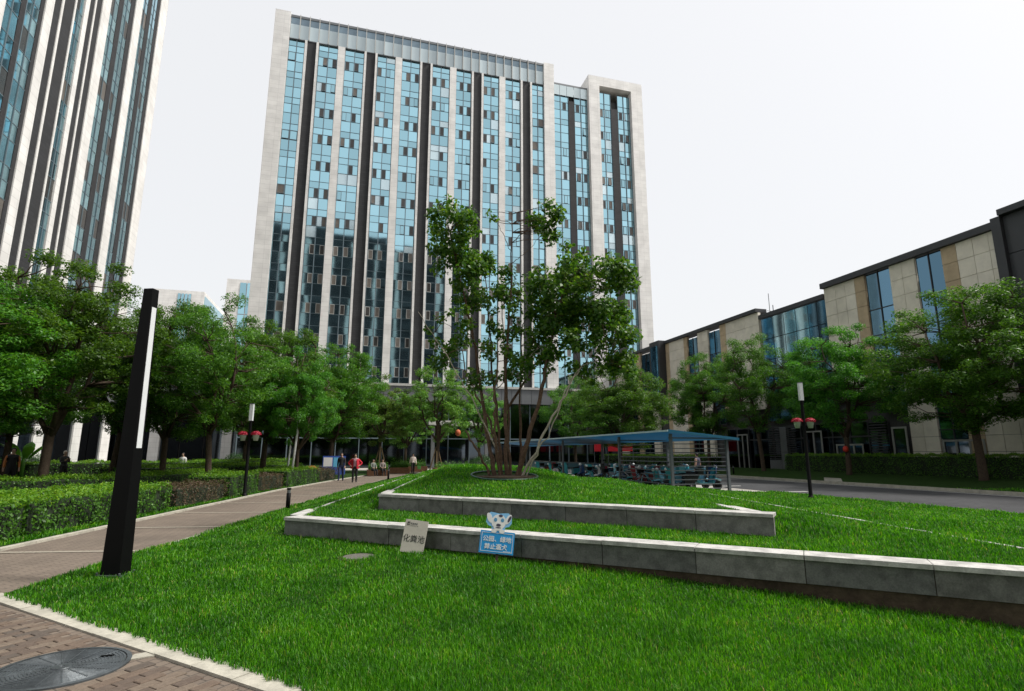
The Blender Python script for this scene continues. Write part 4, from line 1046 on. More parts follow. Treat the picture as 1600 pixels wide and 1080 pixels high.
for sx in (-1, 1):
    for sy in (-1, 1): MB().lathe([(.016, 0), (.016, .03), (.008, .035)], 8, (sx * .17, sy * .13, .02)).build('bolt', m_iron, lamp, loc=(0, 0, 0))
# lamps with flower baskets
m_red = leafmat('red_petal', (.35, .01, .03), (.5, .02, .06), (.6, .10, .14), .3, (1.1, .9, .9))
def basket_lamp(loc, h_, rz, label):
    o = empty('lamp_post', loc, rz, label=label, cat='street lamp', group='lamp posts with flower baskets'); o['local'] = 1
    MB().lathe([(.12, -.1), (.12, .04), (.085, .07), (.07, .1), (.06, h_ - .75), (.06, h_ - .72)], 10).build('post', m_black, o, True, loc=(0, 0, 0))
    MB().box(-.07, .07, -.07, .07, h_ - .72, h_ - .03).build('light_head', m_lampw, o, loc=(0, 0, 0))
    MB().box(-.075, .075, -.075, .075, h_ - .03, h_).build('head_cap', m_fascia, o, loc=(0, 0, 0))
    rg = np.random.default_rng(int(loc[0] * 10) & 1023)
    zc = h_ * .64
    for s in (-1, 1):
        MB().tube([(s * .05, 0, zc + .1), (s * .30, 0, zc + .1)], .012, 6).build('bracket', m_black, o, loc=(0, 0, 0))
        bk = MB().lathe([(.085, zc - .2), (.125, zc + .02), (.14, zc + .04), (.125, zc + .045), (.02, zc + .04)], 14, (s * .26, 0, 0)).build('flower_basket', C('pale_green_basket', (.45, .52, .44)), o, True, loc=(0, 0, 0))
        d = unit(rg.normal(0, 1, (500, 3))); d[:, 2] = np.abs(d[:, 2])
        m_ = leaf_mesh('flowers', d * rg.uniform(.6, 1, (500, 1)) * np.array([.21, .21, .15]) + np.array([s * .26, 0, zc + .05]), d, .06, m_red, rg, .8, 0)
        place('flowers', m_, bk, (0, 0, 0))
    return o
basket_lamp((17.0, 18.1, .06), 4.45, R(-15), 'black lamp post with red flower baskets on the right lawn by the road')
basket_lamp((-4.15, 25.6, .05), 3.75, R(-12), 'black lamp post with red flower baskets among the left hedges')
def bollard(x, y, z, h_, label):
    o = empty('bollard_light', (x, y, z), label=label, cat='bollard', group='short black bollard lights'); o['local'] = 1
    MB().lathe([(.065, -.1), (.065, h_ - .16), (.05, h_ - .155), (.05, h_ - .05), (.066, h_ - .045), (.066, h_), (.02, h_ + .005)], 12).build('post', m_black, o, True, loc=(0, 0, 0))
    MB().lathe([(.055, h_ - .15), (.055, h_ - .055)], 12).build('light_ring', m_fascia, o, loc=(0, 0, 0))
bollard(-1.85, 19.3, .05, .62, 'short black bollard light on the lawn edge nearest the low wall')
bollard(2.35, 38.0, .02, .75, 'short black bollard light farther along the path by the couple')
bollard(28.3, 37.6, .2, .6, 'short black bollard light on the verge beyond the road')

# concrete cover in the grass
cz = zf(z_front, *COVER)
lc = empty('inspection_cover', (COVER[0], COVER[1], cz), R(-35), label='small grey inspection cover sunk in the front lawn', cat='manhole cover'); lc['local'] = 1
MB().lathe([(.24, -.06), (.24, .012), (.22, .016), (.01, .018)], 28).build('lid', M('weathered_concrete', (.11, .105, .09), .9, .3, 20, .4), lc, loc=(0, 0, 0))
MB().lathe([(.31, -.06), (.31, .004), (.25, .006), (.25, -.06)], 28).build('rim', m_earth, lc, loc=(0, 0, 0))

# ------------------------------------------------------------------ signs
def text_mesh(body, size, mat, bold=0.0, ext=.0012, name='lettering'):
    c = bpy.data.curves.new('t', 'FONT'); c.body = body; c.size = size; c.align_x = 'CENTER'; c.align_y = 'CENTER'; c.extrude = ext; c.offset = bold
    c.resolution_u = 3
    o = bpy.data.objects.new('t', c); COL.objects.link(o)
    dg = bpy.context.evaluated_depsgraph_get(); me = bpy.data.meshes.new_from_object(o.evaluated_get(dg))
    bpy.data.objects.remove(o); me.name = name; me.materials.clear(); me.materials.append(mat); return me
def sign_root(name, x, y, rz, tilt, roll, label, z):
    o = empty(name, (x, y, z), label=label, cat='sign'); o['local'] = 1
    o.rotation_mode = 'XYZ'; o.rotation_euler = (tilt, roll, rz); return o
FACE = -R(15.75) + R(8)
s1 = sign_root('lawn_sign', .925, 8.98, -R(15.75) - R(6), -R(12), R(7), 'tilted off white septic tank sign with black lettering before the low wall', .16)
m_board = C('off_white_board', (.50, .47, .41), .6, .08); m_ink = C('black_ink', (.02, .02, .02), .6)
MB().box(-.18, .18, -.008, .008, .10, .58).build('board', m_board, s1, loc=(0, 0, 0))
for sx in (-.09, .09): MB().tube([(sx, .012, -.15), (sx, .012, .5)], .008, 6).build('leg', m_steel, s1, loc=(0, 0, 0))
RT = (R(90), 0, 0)
place('lettering', text_mesh('化粪池', .115, m_ink), s1, (0, -.0095, .30), RT)
lt = MB()
for i in range(4): lt.box(-.09 + i * .028, -.09 + i * .028 + .018, -.0105, -.0085, .512, .536)
for i in range(5): lt.box(-.09 + i * .026, -.09 + i * .026 + .014, -.0105, -.0085, .488, .496)
lt.build('small_print', C('grey_ink', (.12, .12, .12)), s1, loc=(0, 0, 0))
MB().box(-.145, -.13, -.0105, -.0085, .495, .545).box(-.127, -.105, -.0105, -.0085, .53, .545).box(-.127, -.105, -.0105, -.0085, .495, .505).box(-.112, -.105, -.0105, -.0085, .51, .525).build('logo', m_ink, s1, loc=(0, 0, 0))
s2 = sign_root('dog_sign', 1.99, 7.99, -R(15.75) - R(4), -R(10), R(5), 'blue no dog walking sign topped by a white dog head cutout', .12)
m_blue = C('sign_blue', (.02, .30, .68), .45, .05); m_white = C('sign_white', (.78, .78, .78), .5, .04)
m_lblue = C('outline_blue', (.22, .50, .80), .5, .05); m_dogd = C('dog_dark_patch', (.06, .06, .10), .6)
MB().box(-.245, .245, -.006, .006, .24, .54).build('board', m_blue, s2, loc=(0, 0, 0))
MB().box(-.05, -.012, .008, .03, -.2, .45).build('post', m_bark, s2, loc=(.05, 0, 0))
fr = MB(); a, b, c, d, t = -.225, .225, .262, .518, .006
fr.box(a, b, -.0085, -.0062, c, c + t).box(a, b, -.0085, -.0062, d - t, d).box(a, a + t, -.0085, -.0062, c + t, d - t).box(b - t, b, -.0085, -.0062, c + t, d - t)
fr.build('border_line', m_white, s2, loc=(0, 0, 0))
place('lettering', text_mesh('公园、绿地', .082, m_white, .0015), s2, (0, -.0075, .428), RT)
place('lettering', text_mesh('禁止遛犬', .082, m_white, .0015), s2, (-.01, -.0075, .325), RT)
MB().box(.10, .21, -.0085, -.0062, .274, .281).build('small_print', m_white, s2, loc=(0, 0, 0))
def plate(pts, y0, y1): 
    q = MB(); n = len(pts)
    q.add([(p[0], y0, p[1]) for p in pts] + [(p[0], y1, p[1]) for p in pts], [tuple(range(n)), tuple(range(2 * n - 1, n - 1, -1))] + [(i, n + i, n + (i + 1) % n, (i + 1) % n) for i in range(n)]); return q
def ell(cx_, cz_, rx, rz_, n=20, rot=0): return [(cx_ + rx * math.cos(t_) * math.cos(rot) - rz_ * math.sin(t_) * math.sin(rot), cz_ + rx * math.cos(t_) * math.sin(rot) + rz_ * math.sin(t_) * math.cos(rot)) for t_ in [2 * math.pi * i / n for i in range(n)]]
dog = MB()
outline = [(-.085, .53), (-.10, .60), (-.15, .615), (-.185, .66), (-.175, .75), (-.13, .80), (-.07, .795), (0, .785), (.07, .795), (.13, .80), (.18, .75), (.185, .66), (.15, .615), (.10, .60), (.085, .53)]
plate(outline[::-1], -.005, .005).build('dog_cutout', m_lblue, s2, loc=(0, 0, 0))
hd = plate(ell(0, .67, .105, .105)[::1], -.0075, -.0052); hd.build('dog_head', m_white, s2, loc=(0, 0, 0))
for sx in (-1, 1):
    plate(ell(sx * .135, .715, .035, .075, 16, -sx * .45), -.0085, -.0053).build('dog_ear', m_white, s2, loc=(0, 0, 0))
    plate(ell(sx * .05, .695, .024, .028, 14), -.0095, -.0076).build('dog_eye', C('dog_eye_blue', (.10, .30, .50)), s2, loc=(0, 0, 0))
    plate(ell(sx * .058, .542, .040, .028, 14), -.0105, -.0065).build('dog_paw', m_white, s2, loc=(0, 0, 0))
plate(ell(0, .61, .07, .06), -.010, -.0076).build('dog_muzzle', m_white, s2, loc=(0, 0, 0))
plate(ell(0, .625, .034, .02, 14), -.012, -.0101).build('dog_nose', m_dogd, s2, loc=(0, 0, 0))
plate(ell(0, .59, .04, .008, 14), -.0115, -.0101).build('dog_mouth', m_dogd, s2, loc=(0, 0, 0))
plate(ell(0.02, .755, .03, .02, 12), -.0090, -.0076).build('dog_patch', m_dogd, s2, loc=(0, 0, 0)); plate(ell(.15, .72, .018, .05, 12, -.45), -.0098, -.0086).build('dog_patch', m_dogd, s2, loc=(0, 0, 0))

# ------------------------------------------------------------------ bicycle shed
SX0, SX1 = 14.0, 16.95
PY = [22.9, 28.1, 36.7, 45.2, 53.6]
shed = empty('bicycle_shed', (15.5, 38, 0), label='long bicycle shed with blue roof and grey slatted end wall', cat='shed')
for i, y in enumerate(PY):
    for x in (SX0, SX1): block('post', x - .06, x + .06, y - .06, y + .06, -.1, 2.62 if x < 15 else 2.36, m_steel, shed)
    block('cross_beam', SX0 - .1, SX1 + .1, y - .03, y + .03, 2.40, 2.46, m_steel, shed)
def roof_z(x): return 2.70 - (x - SX0) * .095
m_roofe = C('pale_roof_edge', (.42, .55, .60), .5)
for i in range(16):
    y0 = 22.5 + i * 1.97
    MB().prism([(SX0 - .35, y0 + .01), (SX1 + .35, y0 + .01), (SX1 + .35, y0 + 1.96), (SX0 - .35, y0 + 1.96)], [roof_z(SX0 - .35), roof_z(SX1 + .35), roof_z(SX1 + .35), roof_z(SX0 - .35)], [roof_z(SX0 - .35) + .03, roof_z(SX1 + .35) + .03, roof_z(SX1 + .35) + .03, roof_z(SX0 - .35) + .03]).build('roof_sheet', m_roofb, shed)
block('roof_edge', SX0 - .42, SX0 - .36, 22.45, 54.1, 2.70, 2.78, m_roofe, shed)
MB().prism([(SX0 - .36, 22.42), (SX1 + .36, 22.42), (SX1 + .36, 22.48), (SX0 - .36, 22.48)], [roof_z(SX0 - .36) - .06, roof_z(SX1 + .36) - .06] * 1 + [roof_z(SX1 + .36) - .06, roof_z(SX0 - .36) - .06], [roof_z(SX0 - .36) + .06, roof_z(SX1 + .36) + .06, roof_z(SX1 + .36) + .06, roof_z(SX0 - .36) + .06]).build('roof_edge', m_roofb, shed)
for k in range(11):
    z = .14 + k * .2
    block('slat', SX0 + .06, SX1 - .06, PY[0] - .015, PY[0] + .02, z, z + .04, m_steel, shed)
    block('slat', SX0 - .015, SX0 + .02, PY[0] + .06, PY[1] - .06, z, z + .04, m_steel, shed)
block('back_rail', SX1 - .03, SX1 + .03, PY[0], PY[-1], .95, 1.05, m_steel, shed)
block('back_panel', SX1 - .02, SX1 + .01, PY[1], PY[-1], .45, .95, C('teal_panel', (.03, .13, .18), .5), shed)

# ------------------------------------------------------------------ scooters and bicycles
TONES = {'teal': (.04, .30, .36), 'black': (.015, .016, .02), 'dark blue': (.02, .06, .18), 'light blue': (.25, .55, .70), 'dark red': (.25, .02, .03), 'white': (.7, .7, .7), 'dark green': (.02, .12, .08), 'grey': (.22, .24, .26)}
PAINT = {k: M('paint_' + k.replace(' ', '_'), v, .3, .05) for k, v in TONES.items()}
COVER_M = {k: M('quilt_' + k.replace(' ', '_'), v, .75, .2, 12) for k, v in TONES.items()}
def wheel(r_, w_, y):
    t = MB(); n = 20; prof = [(r_ - .07, -w_ * .35), (r_ - .02, -w_ * .5), (r_, 0), (r_ - .02, w_ * .5), (r_ - .07, w_ * .35), (r_ - .07, -w_ * .35)]
    t.lathe(prof, n, (0, y, r_), axis='x')
    rim = MB().lathe([(.03, -.03), (.05, -.02), (.05, .02), (.03, .03)], 10, (0, y, r_), axis='x')
    for k in range(5):
        a = 2 * math.pi * k / 5; rim.tube([(0, y + math.cos(a) * .04, r_ + math.sin(a) * .04), (0, y + math.cos(a) * (r_ - .06), r_ + math.sin(a) * (r_ - .06))], .014, 5)
    return t, rim
def make_scooter():
    o = empty('electric_scooter'); o['local'] = 1; z = (0, 0, 0)
    for y in (-.62, .58):
        t, rm = wheel(.22, .10, y); w_ = t.build('wheel', m_rubber, o, True, loc=z); rm.build('rim', m_chrome, w_, loc=z)
    b = MB()
    b.add([(-.14, -.30, .26), (.14, -.30, .26), (.14, .25, .26), (-.14, .25, .26), (-.14, -.30, .33), (.14, -.30, .33), (.14, .25, .33), (-.14, .25, .33)], BF)   # footboard
    b.add([(-.17, -.42, .30), (.17, -.42, .30), (.17, -.30, .28), (-.17, -.30, .28), (-.13, -.58, .95), (.13, -.58, .95), (.13, -.50, .95), (-.13, -.50, .95)], BF)  # leg shield
    b.add([(-.15, .22, .30), (.15, .22, .30), (.12, .80, .45), (-.12, .80, .45), (-.14, .18, .66), (.14, .18, .66), (.11, .92, .72), (-.11, .92, .72)], BF)   # rear body
    b.add([(-.07, -.80, .42), (.07, -.80, .42), (.09, -.48, .46), (-.09, -.48, .46), (-.05, -.78, .48), (.05, -.78, .48), (.08, -.48, .54), (-.08, -.48, .54)], BF)  # mudguard
    b.build('body', PAINT['black'], o, loc=z)
    MB().add([(-.13, .12, .67), (.13, .12, .67), (.11, .88, .73), (-.11, .88, .73), (-.11, .16, .76), (.11, .16, .76), (.09, .84, .83), (-.09, .84, .83)], BF).build('seat', m_rubber, o, loc=z)
    hb = MB().tube([(-.34, -.40, 1.06), (-.12, -.54, 1.02), (.12, -.54, 1.02), (.34, -.40, 1.06)], .018, 6).tube([(0, -.62, .40), (0, -.52, 1.02)], .025, 6).build('handlebar', m_steel, o, loc=z)
    for s in (-1, 1): MB().tube([(s * .24, -.47, 1.05), (s * .30, -.50, 1.22)], .008, 5).ball((s * .31, -.50, 1.25), .05, 8, 6).build('mirror', m_black, hb, loc=z)
    MB().ball((0, -.62, .98), .085, 10, 7).build('headlight', m_lampw, o, True, loc=z)
    q = MB(); V_ = []
    for i in range(5):
        s = i / 4; zz = 1.08 - s * .72; yy_ = -.66 + .16 * s; w2 = .36 - .06 * s
        for j in range(7):
            u_ = j / 6 * 2 - 1; V_.append((u_ * w2, yy_ + .14 * u_ * u_ + .02 * math.sin(i * 2 + j), zz + .02 * math.sin(j * 2.1)))
    q.add(V_, [(i * 7 + j, i * 7 + j + 1, (i + 1) * 7 + j + 1, (i + 1) * 7 + j) for i in range(4) for j in range(6)])
    q.build('wind_cover', COVER_M['teal'], o, True, loc=z)
    MB().box(-.16, .16, .84, 1.12, .74, 1.0).build('top_box', PAINT['black'], o, loc=z)
    return o
def make_bicycle():
    o = empty('bicycle'); o['local'] = 1; z = (0, 0, 0)
    for y in (-.52, .52):
        w_ = MB(); r_ = .33; pts = [(0, y + r_ * math.cos(2 * math.pi * i / 24), r_ + r_ * math.sin(2 * math.pi * i / 24)) for i in range(25)]
        w_.tube(pts, .018, 6, cap=False); w_ = w_.build('wheel', m_rubber, o, True, loc=z)
        sp = MB()
        for k in range(12):
            a = 2 * math.pi * k / 12; sp.tube([(0, y, r_), (0, y + r_ * math.cos(a), r_ + r_ * math.sin(a))], .004, 3, cap=False)
        sp.build('spokes', m_chrome, w_, loc=z)
    MB().tube([(0, .08, .30), (0, .18, .80)], .016, 6).tube([(0, .08, .30), (0, -.38, .72)], .018, 6).tube([(0, .16, .70), (0, -.38, .78)], .016, 6).tube([(0, .08, .30), (0, .52, .33)], .012, 6).tube([(0, .17, .72), (0, .52, .33)], .010, 6).tube([(0, -.52, .33), (0, -.38, .75), (0, -.36, .95)], .015, 6).build('frame', PAINT['white'], o, loc=z)
    MB().tube([(-.27, -.22, .98), (-.1, -.36, .98), (.1, -.36, .98), (.27, -.22, .98)], .013, 6).build('handlebar', m_chrome, o, loc=z)
    MB().add([(-.04, .05, .80), (.04, .05, .80), (.10, .32, .80), (-.10, .32, .80), (-.03, .05, .85), (.03, .05, .85), (.09, .32, .86), (-.09, .32, .86)], BF).build('saddle', m_rubber, o, loc=z)
    MB().add([(-.10, -.66, .70), (.10, -.66, .70), (.10, -.42, .70), (-.10, -.42, .70), (-.15, -.70, .90), (.15, -.70, .90), (.15, -.40, .90), (-.15, -.40, .90)], BF).build('basket', m_black, o, loc=z)
    MB().tube([(-.12, .08, .18), (-.12, .08, .30), (.12, .08, .30), (.12, .08, .42)], .012, 5).build('pedals', m_steel, o, loc=z)
    return o
scp, bip = make_scooter(), make_bicycle()
srng = random.Random(3); used = [False, False]; count = {}
tone_names = list(TONES)
def park(kind, x, y, rz, paint, cover, label, group):
    p = (scp, bip)[kind]; o = p if not used[kind] else copy_tree(p); used[kind] = True
    o.location = (x, y, 0); o.rotation_euler = (0, 0, rz); tag(o, label, ('scooter', 'bicycle')[kind], group)
    for ch in o.children:
        n_ = ch.name.split('.')[0]
        m_ = {'body': PAINT[paint], 'top_box': PAINT[paint], 'wind_cover': COVER_M[cover or 'black'], 'frame': PAINT[paint]}.get(n_)
        if m_: ch.material_slots[0].link = 'OBJECT'; ch.material_slots[0].material = m_
        drop = {'wind_cover': cover is None, 'top_box': srng.random() < .6}.get(n_, False)
        if drop and o is not p: bpy.data.objects.remove(ch)
    o.scale = [srng.uniform(.95, 1.12)] * 3; o.rotation_euler.y = R(srng.uniform(-9, 9))
    return o
labelled = set()
def ordlab(i): return ORD[i] if i < len(ORD) else 'farther'
row = [23.7 + i * .72 for i in range(16)]
covers = ['teal', None, None, 'dark blue', None, 'dark red', None, None, 'light blue', None, 'black', None, None, 'teal', None, None]
paints = ['black', 'light blue', 'teal', 'black', 'dark red', 'teal', 'grey', 'light blue', 'black', 'teal', 'dark blue', 'white', 'teal', 'light blue', 'black', 'dark blue']
for i, y in enumerate(row):
    if i in (3, 6, 9, 12):
        tn = {3: 'light blue', 6: 'white', 9: 'teal', 12: 'grey'}[i]
        park(1, 14.6, y, R(-88 + srng.uniform(-20, 20)), tn, 'teal', '%s framed bicycle standing among the scooters in the lawn side row' % tn, 'bicycles in the shed'); continue
    o = park(0, 14.85 + srng.uniform(-.08, .08), y + srng.uniform(-.08, .08), R(-90 + srng.uniform(-28, 28)), paints[i], covers[i], '%s scooter %s, %s from near end of lawn side row' % (paints[i], 'with %s wind cover' % covers[i] if covers[i] else 'without cover', ordlab(i)), 'electric scooters in the shed')
for i in range(13):
    y = 23.7 + i * .95; pc, cc = paints[(i * 5 + 2) % 16], covers[(i * 7 + 3) % 16]
    park(0, 16.2 + srng.uniform(-.1, .1), y, R(92 + srng.uniform(-28, 28)), pc, cc, '%s scooter %s, %s from near end of road side row' % (pc, 'with %s wind cover' % cc if cc else 'without cover', ordlab(i)), 'electric scooters in the shed')
for i in range(5):
    park(1 if i % 2 else 0, 14.9, 37.6 + i * 1.5, R(-90 + srng.uniform(-15, 15)), tone_names[(i * 3) % 8], 'teal', '%s %s, %s of the far group at the shed end' % (tone_names[(i * 3) % 8], 'bicycle' if i % 2 else 'scooter', ORD[i]), 'far parked cycles')

# ================================================================== PEOPLE
def person(x, y, z, face, h_, label, top, legs, pose='stand', hair=m_hair, shoe=m_black, sleeve=None, jacket=None, cap=None, skirt=False, group='people in the garden'):
    """face: heading in degrees the person looks to (0 = +Y). One skinned body, hair and held things apart."""
    o = empty('person', (x, y, z), -R(face), label=label, cat='person', group=group); o['local'] = 1
    k = h_ / 1.70
    J = {}
    sit = pose == 'sit'
    hip = .50 if sit else .92
    J['pelvis'] = (0, 0, hip); J['waist'] = (0, .01, hip + .16); J['chest'] = (0, .0, hip + .38); J['collar'] = (0, -.02, hip + .52); J['neck'] = (0, .0, hip + .58)
    J['chin'] = (0, .025, hip + .64); J['head'] = (0, .015, hip + .71); J['crown'] = (0, 0, hip + .785)
    for s, n in ((-1, 'l'), (1, 'r')):
        J['sh' + n] = (s * .175, -.02, hip + .47)
        J['hip' + n] = (s * .09, 0, hip - .05)
        if sit:
            J['kn' + n] = (s * .11, .42, hip - .02); J['an' + n] = (s * .11, .44, .09); J['toe' + n] = (s * .12, .58, .04)
            J['el' + n] = (s * .24, .08, hip + .22); J['wr' + n] = (s * .12, .30, hip + .12); J['fi' + n] = (s * .06, .36, hip + .10)
        else:
            st = {'walk': .22, 'stand': .03, 'hips': .05}.get(pose, .03) * s
            J['kn' + n] = (s * .10, st * .6 + .05, .49); J['an' + n] = (s * .10, st - (.06 if pose == 'walk' and s < 0 else 0), .09); J['toe' + n] = (s * .115, st + .15, .035)
            if pose == 'hips':
                J['el' + n] = (s * .42, -.05, hip + .24); J['wr' + n] = (s * .24, .10, hip + .08); J['fi' + n] = (s * .17, .12, hip + .04)
            elif pose == 'carry':
                J['el' + n] = (s * .25, -.06, hip + .20); J['wr' + n] = (s * .30, .02, hip - .03); J['fi' + n] = (s * .31, .03, hip - .13)
            elif pose == 'phone':
                J['el' + n] = (s * .23, .03, hip + .22); J['wr' + n] = (s * .08, .24, hip + .36); J['fi' + n] = (s * .05, .28, hip + .44)
            else:
                J['el' + n] = (s * .23, -.03 - st * .5, hip + .18); J['wr' + n] = (s * .25, .05 - st, hip - .06); J['fi' + n] = (s * .245, .08 - st, hip - .17)
    chain = [('pelvis', 'waist'), ('waist', 'chest'), ('chest', 'collar'), ('collar', 'neck'), ('neck', 'chin'), ('chin', 'head'), ('head', 'crown')]
    for n in 'lr': chain += [('collar', 'sh' + n), ('sh' + n, 'el' + n), ('el' + n, 'wr' + n), ('wr' + n, 'fi' + n), ('pelvis', 'hip' + n), ('hip' + n, 'kn' + n), ('kn' + n, 'an' + n), ('an' + n, 'toe' + n)]
    RAD = dict(pelvis=(.155, .12), waist=(.135, .105), chest=(.165, .12), collar=(.10, .085), neck=(.055, .058), chin=(.066, .075), head=(.078, .095), crown=(.055, .07), sh=(.075, .075), el=(.05, .05), wr=(.034, .03), fi=(.024, .035), hip=(.095, .10), kn=(.062, .066), an=(.042, .048), toe=(.04, .03))
    names = list(J); idx = {n: i for i, n in enumerate(names)}
    me = bpy.data.meshes.new('body'); me.from_pydata([tuple(c * k for c in J[n]) for n in names], [(idx[a], idx[b]) for a, b in chain], [])
    ob = bpy.data.objects.new('body', me); COL.objects.link(ob)
    md = ob.modifiers.new('Skin', 'SKIN'); md.use_smooth_shade = True; md.branch_smoothing = .3
    for n in names:
        r_ = RAD.get(n) or RAD[n[:-1]]; d = me.skin_vertices[0].data[idx[n]]; st_ = 1.0 if n in ('neck', 'chin', 'head', 'crown') else 1.2; d.radius = (r_[0] * k * st_, r_[1] * k * st_); d.use_root = n == 'pelvis'
    ob.modifiers.new('Sub', 'SUBSURF').levels = 1
    dg = bpy.context.evaluated_depsgraph_get(); m2 = bpy.data.meshes.new_from_object(ob.evaluated_get(dg)); bpy.data.objects.remove(ob); m2.name = 'body'
    m2.materials.clear()
    for m_ in (top, legs, m_skin, shoe, sleeve or top): m2.materials.append(m_)
    neckz = (hip + .555) * k
    jp = {n: np.array(J[n]) * k for n in names}
    for p in m2.polygons:
        c = np.array(p.center)
        arm = any(np.linalg.norm(c - jp[q]) < .075 * k for q in ('wrl', 'wrr', 'fil', 'fir'))
        lower = c[2] < (hip + .06) * k and not (pose == 'sit' and c[1] < .02 and c[2] > hip * k)
        near_arm = abs(c[0]) > .19 * k and c[2] > (hip - .2) * k and not (pose == 'sit' and c[2] < (hip + .05) * k)
        if c[2] > neckz: p.material_index = 2
        elif arm and (c[2] > .3 * k): p.material_index = 2
        elif near_arm: p.material_index = 4
        elif c[2] < .075 * k: p.material_index = 3
        elif lower: p.material_index = 1
        else: p.material_index = 0
    place('body', m2, o, (0, 0, 0))
    hz = (hip + .735) * k
    hm = MB().ball((0, -.012 * k, hz), .098 * k, 14, 9, sz=1.08); hm2 = MB(); 
    hm.v = [(a, b, c) if not (b > .03 * k and c < hz + .045 * k) else (a * .7, -.02 * k, max(c, hz)) for a, b, c in hm.v]
    hm.build('hair' if cap is None else 'cap', cap or hair, o, True, loc=(0, 0, 0))
    MB().lathe([(.001, 0), (.012 * k, .02 * k), (.001, .04 * k)], 6, (0, .105 * k, hz - .045 * k)).build('nose', m_skin, o, True, loc=(0, 0, 0))
    for s in (-1, 1): MB().ball((s * .032 * k, .098 * k, hz - .012 * k), .010 * k, 6, 5).build('eye', m_black, o, loc=(0, 0, 0))
    if jacket:
        j_ = MB(); zs = [hip - .08, hip + .1, hip + .3, hip + .5]; n_ = 16
        for i, zz in enumerate(zs):
            w_, d_ = (.27, .19) if i < 2 else ((.25, .18) if i == 2 else (.21, .14))
            for j in range(n_ + 1):
                t_ = R(115) + R(310) * j / n_; j_.v.append((math.cos(t_) * w_ * k, math.sin(t_) * d_ * k, zz * k))
        for i in range(3):
            for j in range(n_): j_.f.append((i * (n_ + 1) + j, i * (n_ + 1) + j + 1, (i + 1) * (n_ + 1) + j + 1, (i + 1) * (n_ + 1) + j)); j_.m.append(0)
        j_.build('jacket', jacket, o, True, loc=(0, 0, 0))
    return o
cb = lambda n, c: C('cloth_' + n, c, .85, .1)
red, blk, nvy, wht, dgr, pnk, gry = cb('red', (.48, .012, .03)), cb('black', (.012, .012, .014)), cb('navy', (.02, .03, .09)), cb('cream', (.78, .68, .62)), cb('dark_grey', (.05, .05, .055)), cb('print', (.38, .22, .26)), cb('grey', (.16, .18, .16))
person(.22, 36.0, 0, 185, 1.66, 'person in a red jacket and black trousers walking hands on hips', pnk, blk, 'hips', sleeve=red, jacket=red)
person(-.62, 38.2, 0, 186, 1.72, 'person in dark navy clothes walking just behind the red jacket', blk, nvy, 'walk', cap=blk)
person(5.1, 49.5, 0, 178, 1.66, 'person in a cream top and black trousers walking alone up the path', wht, blk, 'walk', sleeve=wht)
bag = empty('shopping_bag', (5.62, 49.35, .38), label='green shopping bag held by the person in the cream top', cat='bag'); bag['local'] = 1
MB().add([(-.13, -.05, 0), (.13, -.05, 0), (.13, .05, 0), (-.13, .05, 0), (-.16, -.06, .3), (.16, -.06, .3), (.16, .06, .3), (-.16, .06, .3)], BF).build('sack', cb('green', (.08, .28, .06)), bag, loc=(0, 0, 0))
MB().tube([(-.1, 0, .29), (-.06, 0, .42), (.06, 0, .42), (.1, 0, .29)], .012, 6).build('handle', cb('green', (.08, .28, .06)), bag, loc=(0, 0, 0))
person(1.62, 45.2, 0.03, 150, 1.6, 'person in grey sitting on the left end of the wooden planter edge', gry, blk, 'sit')
person(2.35, 45.7, 0.03, 165, 1.6, 'person in black sitting on the right end of the wooden planter edge', cb('patterned', (.2, .17, .16)), blk, 'sit', cap=blk)
person(-14.3, 29.9, .17, 150, 1.75, 'person in black with a printed shirt standing at the left edge', blk, blk, 'stand', sleeve=cb('orange', (.45, .16, .05)), shoe=wht)
person(-14.3, 34.6, .17, 120, 1.65, 'person in dark clothes and white cap behind the left hedges', dgr, blk, 'phone', cap=wht)
person(-10.6, 41.5, .1, 200, 1.62, 'person in a white shirt sitting far behind the left hedges', cb('white', (.7, .7, .7)), dgr, 'stand', hair=m_hair)
person(19.0, 28.4, 0, 330, 1.72, 'person in a dark vest standing beyond the slatted shed end', cb('vest', (.05, .05, .09)), dgr, 'stand', sleeve=m_skin)

# ================================================================== SMALL THINGS IN THE BACKGROUND
def planter(x0, x1, y0, y1, h_, label, seed):
    o = empty('wooden_planter', ((x0 + x1) / 2, y0, 0), label=label, cat='planter', group='brown wooden planters')
    n = 4
    for i in range(n):
        za, zb_ = .02 + h_ * i / n, .02 + h_ * (i + 1) / n - .012
        block('plank', x0, x1, y0, y0 + .05, za, zb_, m_wood, o); block('plank', x0, x0 + .05, y0 + .052, y1, za, zb_, m_wood, o); block('plank', x1 - .05, x1, y0 + .052, y1, za, zb_, m_wood, o)
    block('soil', x0 + .05, x1 - .05, y0 + .06, y1, .0, h_ - .05, m_earth, o)
    rg = np.random.default_rng(seed); n = 2600
    P = np.column_stack([rg.uniform(x0 + .1, x1 - .1, n), rg.uniform(y0 + .15, y1 - .1, n), h_ + np.abs(rg.normal(0, .22, n))])
    place('plants', leaf_mesh('plants', P, np.broadcast_to(np.array([0, -.3, 1.]), P.shape), .11, m_leafH, rg, .5, 0), o)
planter(1.2, 2.9, 45.6, 47.2, .46, 'brown wooden planter with the two seated people on its edge', 1)
planter(3.2, 4.9, 50.2, 51.6, .5, 'brown wooden planter right of the seated people', 2)
planter(4.4, 7.0, 54.5, 56, .5, 'brown wooden planter farthest up the path', 3)
planter(6.6, 12.5, 46.5, 48.2, .55, 'long brown planter right of the person in the cream top', 4)
